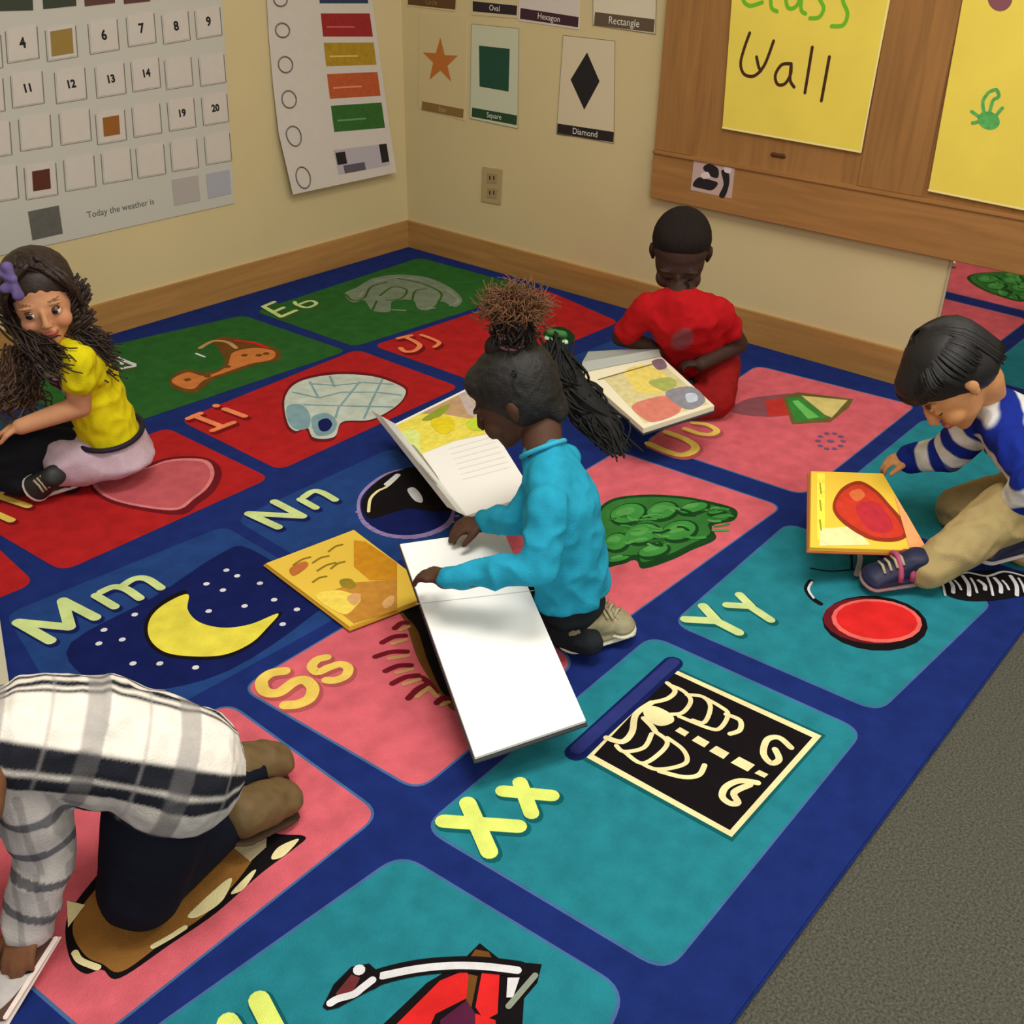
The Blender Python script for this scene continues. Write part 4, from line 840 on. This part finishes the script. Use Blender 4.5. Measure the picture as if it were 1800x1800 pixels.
# yellow-shirt girl's book on her lap
gb = [at(-80, 730, .20), at(42, 690, .205), at(92, 716, .19), at(-30, 768, .185)]
e, f_ = quadbook('picture_book', 'open board book with a blue page on the lap of the girl in yellow', gb, th=.010, cover=(34, 24, 40), pages=P_('book_blue', (52, 104, 136)))
f_.poly([(-20, 712), (20, 700), (40, 706), (0, 724)], P_('book_green', (110, 150, 80)), smooth=True); f_.poly([(-10, 730), (30, 716), (60, 722), (20, 738)], P_('book_deep', (50, 80, 150)), smooth=True); f_.poly([(30, 697), (44, 694), (82, 714), (60, 712)], P_('book_teal', (30, 110, 120)))
f_.poly([(-10, 716), (4, 712), (6, 724), (-8, 728)], P_('book_rose', (150, 70, 80)), smooth=True)
f_.build('page_picture', e)
# crouching child's book, lower left
lb = [at(-60, 1665, .05), at(98, 1648, .05), at(8, 1792, .018), at(-150, 1810, .018)]
e, f_ = quadbook('picture_book', 'open brown-toned book under the hand of the child in plaid', lb, th=.006, cover=(230, 216, 206), pages=P_('umber_page', (92, 62, 52)))
f_.poly([(-60, 1740), (20, 1700), (60, 1700), (6, 1770), (-60, 1800)], P_('pearl', (196, 190, 186)), smooth=True); f_.stroke([(98, 1650), (10, 1788)], .006, P_('white_rim', (240, 222, 214)), smooth=False); f_.stroke([(30, 1712), (56, 1706)], .006, P_('black_patch', (36, 30, 30)))
f_.build('page_picture', e)
# sheet of paper standing in at the left edge
o = prism('paper_sheet', [at(-70, 1050, .013), at(-4, 1062, .013), at(17, 1205, .013), at(-60, 1215, .013)], (0, 0, 1), .004, mat('card_stock', (196, 192, 168), .6)); tag(o, 'pale card sheet lying on the moon square at the left edge', 'paper')
# paper scraps near the baseboard
for (x, y, a), lb_ in zip([(362, 526, 9), (386, 518, 11)], ['small white paper scrap by the left baseboard, the farther from the corner', 'small white paper scrap by the left baseboard, the nearer to the corner']):
    P = [at(x-a, y+2, RZ+.001), at(x+2, y-5, RZ+.001), at(x+a, y-2, RZ+.001), at(x-1, y+5, RZ+.001)]
    o = prism('paper_scrap', P, (0, 0, 1), .004, mat('scrap', (220, 214, 196), .7)); tag(o, lb_, 'paper', 'paper scraps by the baseboard')

# ------------------------------------------------------------ things on the left wall
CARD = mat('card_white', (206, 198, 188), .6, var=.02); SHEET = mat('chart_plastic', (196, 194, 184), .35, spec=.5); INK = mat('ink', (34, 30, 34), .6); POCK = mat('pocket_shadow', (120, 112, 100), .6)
LN = (0, -1, 0); RN = (-1, 0, 0)
cal = empty('pocket_calendar', lw(200, 200), 'large pale pocket calendar chart hanging on the left wall', 'chart')
prism('backing', [lw(-130, -90, .0005), lw(384, -90, .0005), lw(411, 357, .0005), lw(-130, 478, .0005)], LN, .003, SHEET, cal)
fl = Flat(None, LN, lambda x, y: lw(x, y, .0035))
CP = {}
rows = [[(-28, 92), (37, 76), (106, 74), (180, 62), (246, 50), (307, 46), (364, 38)], [(-24, 168), (46, 155), (122, 148), (192, 139), (254, 129), (312, 126), (371, 121)],
        [(-12, 245), (60, 231), (130, 221), (193, 221), (256, 209), (317, 199), (376, 190)], [(0, 322), (70, 316), (138, 302), (203, 290), (263, 281), (322, 270), (381, 259)]]
def row_dy(x): return 30 - x*.012
for r_, row in enumerate(rows):
    for i, (x, y) in enumerate(row):
        h = 31 - i*.7; w_ = 29 - i*1.1; sl = -.16
        CP[(r_, i)] = [(x-w_+1, y-h-w_*sl), (x+w_-1, y-h+w_*sl), (x+w_+3, y+h+w_*sl), (x-w_+5, y+h-w_*sl)]
        q = CP[(r_, i)]
        fl.k = 0
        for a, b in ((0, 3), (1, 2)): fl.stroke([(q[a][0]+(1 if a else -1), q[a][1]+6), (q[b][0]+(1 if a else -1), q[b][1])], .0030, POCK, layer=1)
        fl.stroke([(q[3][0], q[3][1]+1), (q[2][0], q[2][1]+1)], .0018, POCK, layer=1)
fl.build('pocket_shadow_lines', cal)  # pocket shade drawn as dark lines at the card edges, no modelled pockets
nums = {(0, 1): '4', (0, 3): '6', (0, 4): '7', (0, 5): '8', (0, 6): '9', (1, 1): '11', (1, 2): '12', (1, 3): '13', (1, 4): '14', (2, 5): '19', (2, 6): '20'}
cols = {(0, 2): ((150, 124, 62), 'mustard'), (2, 3): ((150, 92, 36), 'orange-brown'), (3, 1): ((90, 44, 30), 'dark brown')}
rown = ['top numbered row', 'second row', 'third row', 'fourth row']; coln = ['first', 'second', 'third', 'fourth', 'fifth', 'sixth', 'seventh']
for (r_, i), q in CP.items():
    if q[2][0] < 4: continue
    if (r_, i) in nums: lab = 'white calendar card reading %s in the %s of the pocket chart' % (nums[(r_, i)], rown[r_])
    elif (r_, i) in cols: lab = 'calendar card with %s square in the %s of the pocket chart' % (cols[(r_, i)][1], rown[r_])
    else: lab = 'blank white calendar card, %s of the pocket chart, %s from left' % (rown[r_], coln[i])
    root_ = empty('calendar_card', lw(*q[3]), lab, 'card', 'cards in the pocket calendar')
    P = [lw(x, y, .004) for x, y in q]; c = sum(P, V())/4; P = [p+(c-p)*.07 for p in P]
    prism('card', P, LN, .0012, CARD, root_)
    xd = (P[1]-P[0]); yd = (P[0]-P[3]); cc = c + V((0, -.0018, 0))
    if (r_, i) in nums: textmesh('number', nums[(r_, i)], .034 if len(nums[(r_, i)]) == 1 else .028, cc, xd, yd, INK, root_, bold=.0012)
    elif (r_, i) in cols:
        f2 = Flat(None, LN, lw); f2.poly([cc+(p-c)*(.62 if r_ else .8) + V((0, -.0002, 0)) for p in P], mat('square_'+cols[(r_, i)][1], cols[(r_, i)][0], .7)); f2.build('picture', root_)
for i, (q, cn, ct) in enumerate([([(-20, -30), (56, -30), (58, 18), (-20, 20)], (58, 66, 52), 'dark green card, left of two cut by the picture top'), ([(73, -30), (132, -30), (134, 10), (76, 16)], (58, 66, 52), 'dark green card, right of two cut by the picture top'),
        ([(146, -30), (200, -30), (202, 5), (149, 11)], (92, 60, 58), 'maroon card beside the dark green ones'), ([(214, -30), (262, -30), (264, 2), (218, 7)], (92, 60, 58), 'maroon card rightmost in the chart heading')]):
    o = prism('heading_card', [lw(x, y, .004) for x, y in q], LN, .0012, mat('heading_%d' % (i//2), cn, .7)); tag(o, ct, 'card', 'heading cards of the pocket calendar')
o = prism('picture_card', [lw(x, y, .004) for x, y in [(49, 372), (103, 361), (110, 410), (57, 422)]], LN, .0014, mat('slate', (96, 94, 88), .7, var=.1, scale=90)); tag(o, 'dark grey square picture card at the chart foot', 'card')
o = prism('weather_card', [lw(x, y, .004) for x, y in [(302, 316), (348, 308), (352, 352), (306, 361)]], LN, .0012, mat('pale_lilac', (176, 168, 164), .6)); tag(o, 'pale grey card at the chart foot, left of two', 'card')
o = prism('weather_card', [lw(x, y, .004) for x, y in [(362, 306), (403, 298), (406, 340), (366, 349)]], LN, .0012, mat('pale_blue', (168, 170, 178), .6)); tag(o, 'pale bluish card at the lower right chart corner', 'card')
a, b = lw(132, 383, .0045), lw(290, 350, .0045); textmesh('lettering', 'Today the weather is', .026, (a+b)/2, b-a, (0, 0, 1), mat('grey_ink', (96, 100, 92), .7), cal)
# graph chart with a curled lower end
g = empty('graph_chart', lw(580, 100), 'narrow white graph chart with coloured bars, its lower end curling off the wall', 'chart')
def gp(u, v, off=0.0):
    """u 0..1 across, v 0..1 down the chart in view"""
    A = [(466, -60), (469, 0), (473, 70), (480, 150), (490, 235), (515, 342)]; B = [(650, -60), (654, 0), (664, 70), (673, 140), (684, 220), (697, 303)]
    t = v*5; i = min(int(t), 4); t -= i; a = V(A[i]).lerp(V(A[i+1]), t); b = V(B[i]).lerp(V(B[i+1]), t); p = a.lerp(b, u)
    return lw(p.x, p.y, .005 + .075*max(0, v-.35)**2 + off)
bm = bmesh.new(); G = [[[bm.verts.new(gp(i/6, j/20, s_)) for i in range(7)] for j in range(21)] for s_ in (0, .0015)]
for j in range(20):
    for i in range(6):
        bm.faces.new([G[1][j][i], G[1][j+1][i], G[1][j+1][i+1], G[1][j][i+1]]); bm.faces.new([G[0][j][i], G[0][j][i+1], G[0][j+1][i+1], G[0][j+1][i]])
for j in range(20):
    for i in (0, 6): bm.faces.new([G[0][j][i], G[0][j+1][i], G[1][j+1][i], G[1][j][i]])
for i in range(6): bm.faces.new([G[0][20][i], G[0][20][i+1], G[1][20][i+1], G[1][20][i]])
bmesh.ops.recalc_face_normals(bm, faces=bm.faces); me = bpy.data.meshes.new('sheet'); bm.to_mesh(me); bm.free(); link('sheet', me, g, [CARD])
def gpatch(nm, us, vs, m, off=.0022, n=4):
    bm = bmesh.new(); Q = [[bm.verts.new(gp(us[0]+(us[1]-us[0])*i/n, vs[0]+(vs[1]-vs[0])*j/n + (-.0), off)) for i in range(n+1)] for j in range(n+1)]
    for j in range(n):
        for i in range(n): bm.faces.new([Q[j][i], Q[j+1][i], Q[j+1][i+1], Q[j][i+1]])
    me = bpy.data.meshes.new(nm); bm.to_mesh(me); bm.free(); return link(nm, me, g, [m])
for (y0, y1, c, nm) in [(-25, 22, (44, 58, 84), 'blue'), (42, 85, (150, 38, 38), 'red'), (98, 138, (168, 134, 34), 'yellow'), (154, 193, (180, 84, 44), 'orange'), (207, 246, (48, 98, 40), 'green')]:
    v0, v1 = (y0+60)/378, (y1+60)/378; v0 *= .99
    gpatch('bar', (.50, .96), (v0, v1), mat('bar_'+nm, c, .6, var=.12, scale=70))
    gpatch('bar_print', (.54, .80), (v0+(v1-v0)*.55, v0+(v1-v0)*.62), mat('bar_print_'+nm, tuple(min(255, x+50) for x in c), .6), off=.0026)
gpatch('photo_strip', (.46, .95), (.875, .965), mat('strip', (178, 170, 178), .5)); gpatch('photo_strip', (.47, .56), (.885, .93), INK, .0026); gpatch('photo_strip', (.52, .72), (.935, .965), mat('smoke', (90, 84, 96), .5), .0026); gpatch('photo_strip', (.88, .95), (.875, .95), INK, .0026)
for k in range(7):
    v = (-40+60 + (0 if k == 0 else 0))/378; yv = [-40, 14, 73, 133, 190, 246, 300][k]; v = (yv+60)/378
    pts = [gp(.13+.065*math.cos(t), v+.036*math.sin(t), .003) for t in [2*math.pi*i/20 for i in range(21)]]
    B = Blob(); B.tube(pts, .0022, 6); B.build('ring', mat('ring_grey', (110, 104, 98), .7), g)
# ------------------------------------------------------------ right wall
def shape_card(nm, q, lab, lq, lcol, word, wc=(225, 220, 205), body=(206, 192, 150), edge=None):
    e = empty('shape_card', rw(*q[3]), lab, 'card', 'shape cards on the right wall'); P = [rw(x, y) for x, y in q]
    prism('card', P, RN, .002, mat('card_'+nm, body, .6), e)
    f_ = Flat(None, RN, lambda x, y: rw(x, y, .0022)); f_.poly(lq, mat('label_'+nm, lcol, .6)); f_.build('label_strip', e)
    c = sum((rw(x, y, .003) for x, y in lq), V())/4; hgt = (rw(*lq[0])-rw(*lq[3])).length
    textmesh('word', word, hgt*.8, c, rw(*lq[1])-rw(*lq[0]), (0, 0, 1), mat('word_'+nm, wc, .6), e)
    if edge:
        f_ = Flat(None, RN, lambda x, y: rw(x, y, .0022))
        for i in range(4): f_.stroke([q[i], q[(i+1) % 4]], .0016, mat('edge_'+nm, edge, .6), smooth=False, layer=1)
        f_.build('border', e)
    return e
e = shape_card('star', [(738, 22), (822, 28), (818, 212), (736, 190)], 'cream card with an orange star, nearest the room corner', [(742, 178), (815, 192), (814, 208), (741, 193)], (136, 104, 58), 'Star', (196, 168, 110), (208, 190, 142))
f_ = Flat(None, RN, lambda x, y: rw(x, y, .0022)); sc_ = (774, 108)
f_.poly([(sc_[0]+(34 if k % 2 == 0 else 14)*math.sin(k*math.pi/5)*.95, sc_[1]-(42 if k % 2 == 0 else 16)*math.cos(k*math.pi/5)+math.sin(k*math.pi/5)*3) for k in range(10)], mat('star_orange', (188, 112, 48), .6)); f_.build('star', e)
e = shape_card('square', [(829, 42), (912, 50), (910, 226), (826, 208)], 'white card with a dark green square beside the star card', [(830, 189), (909, 203), (908, 220), (829, 205)], (36, 70, 44), 'Square', body=(200, 204, 176), edge=(140, 132, 100))
f_ = Flat(None, RN, lambda x, y: rw(x, y, .0022)); f_.poly([(842, 80), (896, 86), (894, 161), (843, 152)], mat('deep_green', (30, 74, 56), .6)); f_.build('square', e)
e = shape_card('diamond', [(990, 62), (1081, 72), (1079, 252), (978, 234)], 'white card with a black diamond, nearest the wooden board', [(980, 217), (1079, 232), (1078, 250), (979, 236)], (40, 34, 34), 'Diamond', body=(214, 200, 168), edge=(120, 110, 90))
f_ = Flat(None, RN, lambda x, y: rw(x, y, .0022)); f_.poly([(1032, 92), (1054, 143), (1027, 193), (1003, 140)], mat('black_print', (32, 30, 32), .6)); f_.build('diamond', e)
shape_card('oval', [(716, -150), (802, -145), (800, 20), (716, 10)], 'cream card cut by the picture top, brown label, nearest the corner', [(717, -8), (801, 0), (800, 17), (717, 8)], (92, 66, 36), 'Circle', (150, 120, 70), (208, 190, 142))
shape_card('oval2', [(830, -150), (912, -145), (910, 32), (830, 26)], 'white card cut by the picture top, black label reading Oval', [(831, 2), (909, 10), (908, 27), (831, 20)], (44, 32, 40), 'Oval')
shape_card('hexagon', [(914, -150), (1022, -140), (1018, 52), (912, 36)], 'white card cut by the picture top, purple label', [(915, 14), (1017, 30), (1016, 48), (914, 33)], (62, 34, 46), 'Hexagon', body=(210, 200, 190))
shape_card('rectangle', [(1044, -150), (1158, -140), (1152, 60), (1042, 44)], 'white card cut by the picture top, grey-brown label, beside the board', [(1046, 21), (1151, 34), (1149, 57), (1044, 44)], (96, 80, 62), 'Rectangle', body=(216, 206, 180), edge=(110, 104, 84))
OUT = mat('outlet_plastic', (176, 156, 112), .4)
o_ = empty('power_outlet', rw(862, 325), 'beige power outlet cover low on the right wall', 'outlet')
prism('cover_plate', [rw(x, y) for x, y in [(849, 293), (884, 298), (881, 360), (847, 354)]], RN, .005, OUT, o_, bevel=.0015)
for y in (313, 339):
    so = prism('socket', [rw(x, y+b, .005) for x, b in [(857, -9), (874, -7), (873, 10), (856, 8)]], RN, .0015, mat('socket_plastic', (160, 140, 100), .4), o_, bevel=.0005)
    for x in (861, 868): prism('slot', [rw(x+a, y+b, .0066) for a, b in [(-1, -4), (1, -4), (1, 3), (-1, 3)]], RN, .0003, INK, so)
# wooden board
bd = empty('wooden_board', rw(1400, 200), 'wide oak-framed wooden board on the right wall above the mirror', 'board')
WD = woodmat('board_oak', (166, 118, 66), 1); WDV = woodmat('board_oak_upright', (158, 112, 62), 2)
zb = rw(1465, 409).z; zu = rw(1500, 324).z; y0 = rw(1152, 342).y; y1 = -3.6
def bxw(nm, ya, yb, za, zb_, xa, xb, m, par):
    bm = bmesh.new(); bmesh.ops.create_cube(bm, size=1)
    for v in bm.verts: v.co = V(((xa+xb)/2+v.co.x*(xb-xa), (ya+yb)/2+v.co.y*(yb-ya), (za+zb_)/2+v.co.z*(zb_-za)))
    bmesh.ops.bevel(bm, geom=bm.edges[:], offset=.002, segments=2, affect='EDGES')
    me = bpy.data.meshes.new(nm); bm.to_mesh(me); bm.free(); return link(nm, me, par, [m])
bxw('lower_rail', y1, y0, zb, zu-.003, -.032, 0, WD, bd)
bxw('panel', y1, y0, zu-.003, 1.9, -.022, 0, WDV, bd)
bxw('rail_lip', y1, y0, zu-.006, zu+.004, -.038, -.02, WD, bd)
ya = rw(1238, 120).y; bxw('stile', ya, y0, zu+.004, 1.9, -.028, -.02, WDV, bd)
yb = rw(1545, 150).y; yc = rw(1668, 150).y
bxw('stile', yc, yb, zu+.004, 1.9, -.028, -.02, WDV, bd)
hd = Blob(); c = rw(1368, 273, .024); hd.hull([(c+V((0, .018, 0)), (.004, .006, .006)), (c-V((0, .018, 0)), (.004, .006, .006))]); hd.build('handle', mat('bronze', (92, 60, 34), .4, metal=.3), bd, voxel=.0015)
PD = .030
YP = mat('yellow_poster', (240, 216, 88), .7, var=.04, scale=8); GM = mat('green_marker', (110, 190, 40), .6); KM = mat('dark_marker', (70, 40, 26), .6); PBORD = mat('poster_edge', (248, 234, 170), .7)
p1 = empty('yellow_poster', rw(1400, 200, PD), 'yellow poster with green and dark handwriting reading Class Wall', 'poster')
prism('sheet', [rw(x, y, PD) for x, y in [(1300, -180), (1596, -160), (1513, 269), (1270, 226)]], RN, .0012, YP, p1)
f_ = Flat(None, RN, lambda x, y: rw(x, y, PD+.0013)); f_.stroke([(1270, 224), (1513, 267)], .004, PBORD, smooth=False); f_.stroke([(1513, 267), (1562, 0), (1592, -160)], .004, PBORD, smooth=False)
for s_ in [[(1318, 58), (1308, 86), (1302, 112), (1308, 130), (1324, 134), (1338, 124)], [(1330, 100), (1336, 122), (1346, 110), (1360, 72)], [(1390, 112), (1374, 114), (1363, 132), (1367, 148), (1380, 147), (1390, 130), (1391, 112)], [(1391, 112), (1389, 140), (1396, 153)], [(1428, 83), (1415, 163)], [(1458, 100), (1444, 177)]]: f_.stroke(s_, .0085, KM, layer=3)
f_.build('dark_writing', p1)
f_ = Flat(None, RN, lambda x, y: rw(x, y, PD+.0013))
for s_ in [[(1345, -62), (1322, -56), (1308, -30), (1306, -2), (1318, 10), (1340, 4)], [(1364, -70), (1356, -20), (1356, 12), (1366, 20)], [(1412, -30), (1394, -28), (1382, -8), (1386, 14), (1402, 8), (1412, -30)], [(1412, -30), (1408, 14), (1416, 24)], [(1452, -34), (1436, -24), (1440, -4), (1448, 14), (1440, 30), (1424, 32)], [(1500, -30), (1482, -18), (1482, 2), (1490, 24), (1482, 44), (1462, 46)]]: f_.stroke(s_, .010, GM, layer=3)
f_.build('green_writing', p1)
p2 = empty('yellow_poster', rw(1740, 200, PD), 'yellow poster at the right edge with a purple spot and a green handprint', 'poster')
prism('sheet', [rw(x, y, PD) for x, y in [(1725, -180), (2100, -150), (2020, 414), (1632, 336)]], RN, .0012, YP, p2)
f_ = Flat(None, RN, lambda x, y: rw(x, y, PD+.0013)); f_.stroke([(1632, 334), (2020, 412)], .004, PBORD, smooth=False); f_.build('sheet_rim', p2); f_ = Flat(None, RN, lambda x, y: rw(x, y, PD+.0013))
f_.ell((1758, -4), 22, 24, mat('plum_paint', (140, 84, 90), .7)); f_.build('purple_spot', p2)
f_ = Flat(None, RN, lambda x, y: rw(x, y, PD+.0013)); GP = mat('green_paint', (92, 176, 92), .7, var=.2, scale=90); f_.ell((1738, 212), 20, 16, GP, 20)
for s_ in [[(1722, 206), (1708, 196)], [(1730, 200), (1728, 178), (1738, 162)], [(1740, 196), (1746, 176), (1756, 170), (1752, 158), (1742, 160)], [(1750, 204), (1762, 190)], [(1720, 214), (1710, 216)]]: f_.stroke(s_, .008, GP)
f_.build('green_handprint', p2)
stp = empty('picture_sticker', rw(1250, 315, .033), 'small black and white picture sticker on the board lower rail', 'sticker')
prism('sticker', [rw(x, y, .0325) for x, y in [(1220, 281), (1292, 294), (1286, 349), (1214, 334)]], RN, .0006, mat('sticker_paper', (196, 168, 160), .5), stp)
f_ = Flat(None, RN, lambda x, y: rw(x, y, .0333))
for p_ in [[(1236, 296), (1246, 288), (1262, 296), (1262, 312), (1250, 310)], [(1218, 326), (1228, 312), (1248, 316), (1262, 322), (1252, 334), (1236, 332)], [(1268, 300), (1280, 302), (1282, 322), (1274, 346), (1264, 344), (1272, 324)]]: f_.poly(p_, INK, smooth=True, layer=2)
for p_ in [[(1232, 306), (1244, 302), (1248, 312), (1236, 314)], [(1274, 292), (1286, 294), (1284, 304), (1274, 302)]]: f_.poly(p_, mat('sticker_white', (225, 205, 205), .5), smooth=True, layer=3)
f_.build('picture', stp)
# mirror under the board
mm = mat('mirror_glass', (200, 190, 184), .02, metal=1.0)
mz0 = .03; ym = rw(1660, 530).y
mr = empty('wall_mirror', (0, ym, .05), 'frameless wall mirror under the board, reflecting the rug', 'mirror')
bxw('glass', -3.6, ym, mz0, zb-.002, -.006, -.001, mm, mr)
bxw('edge_trim', ym, ym+.006, mz0, zb-.002, -.008, 0, mat('mirror_trim', (190, 176, 150), .5), mr)
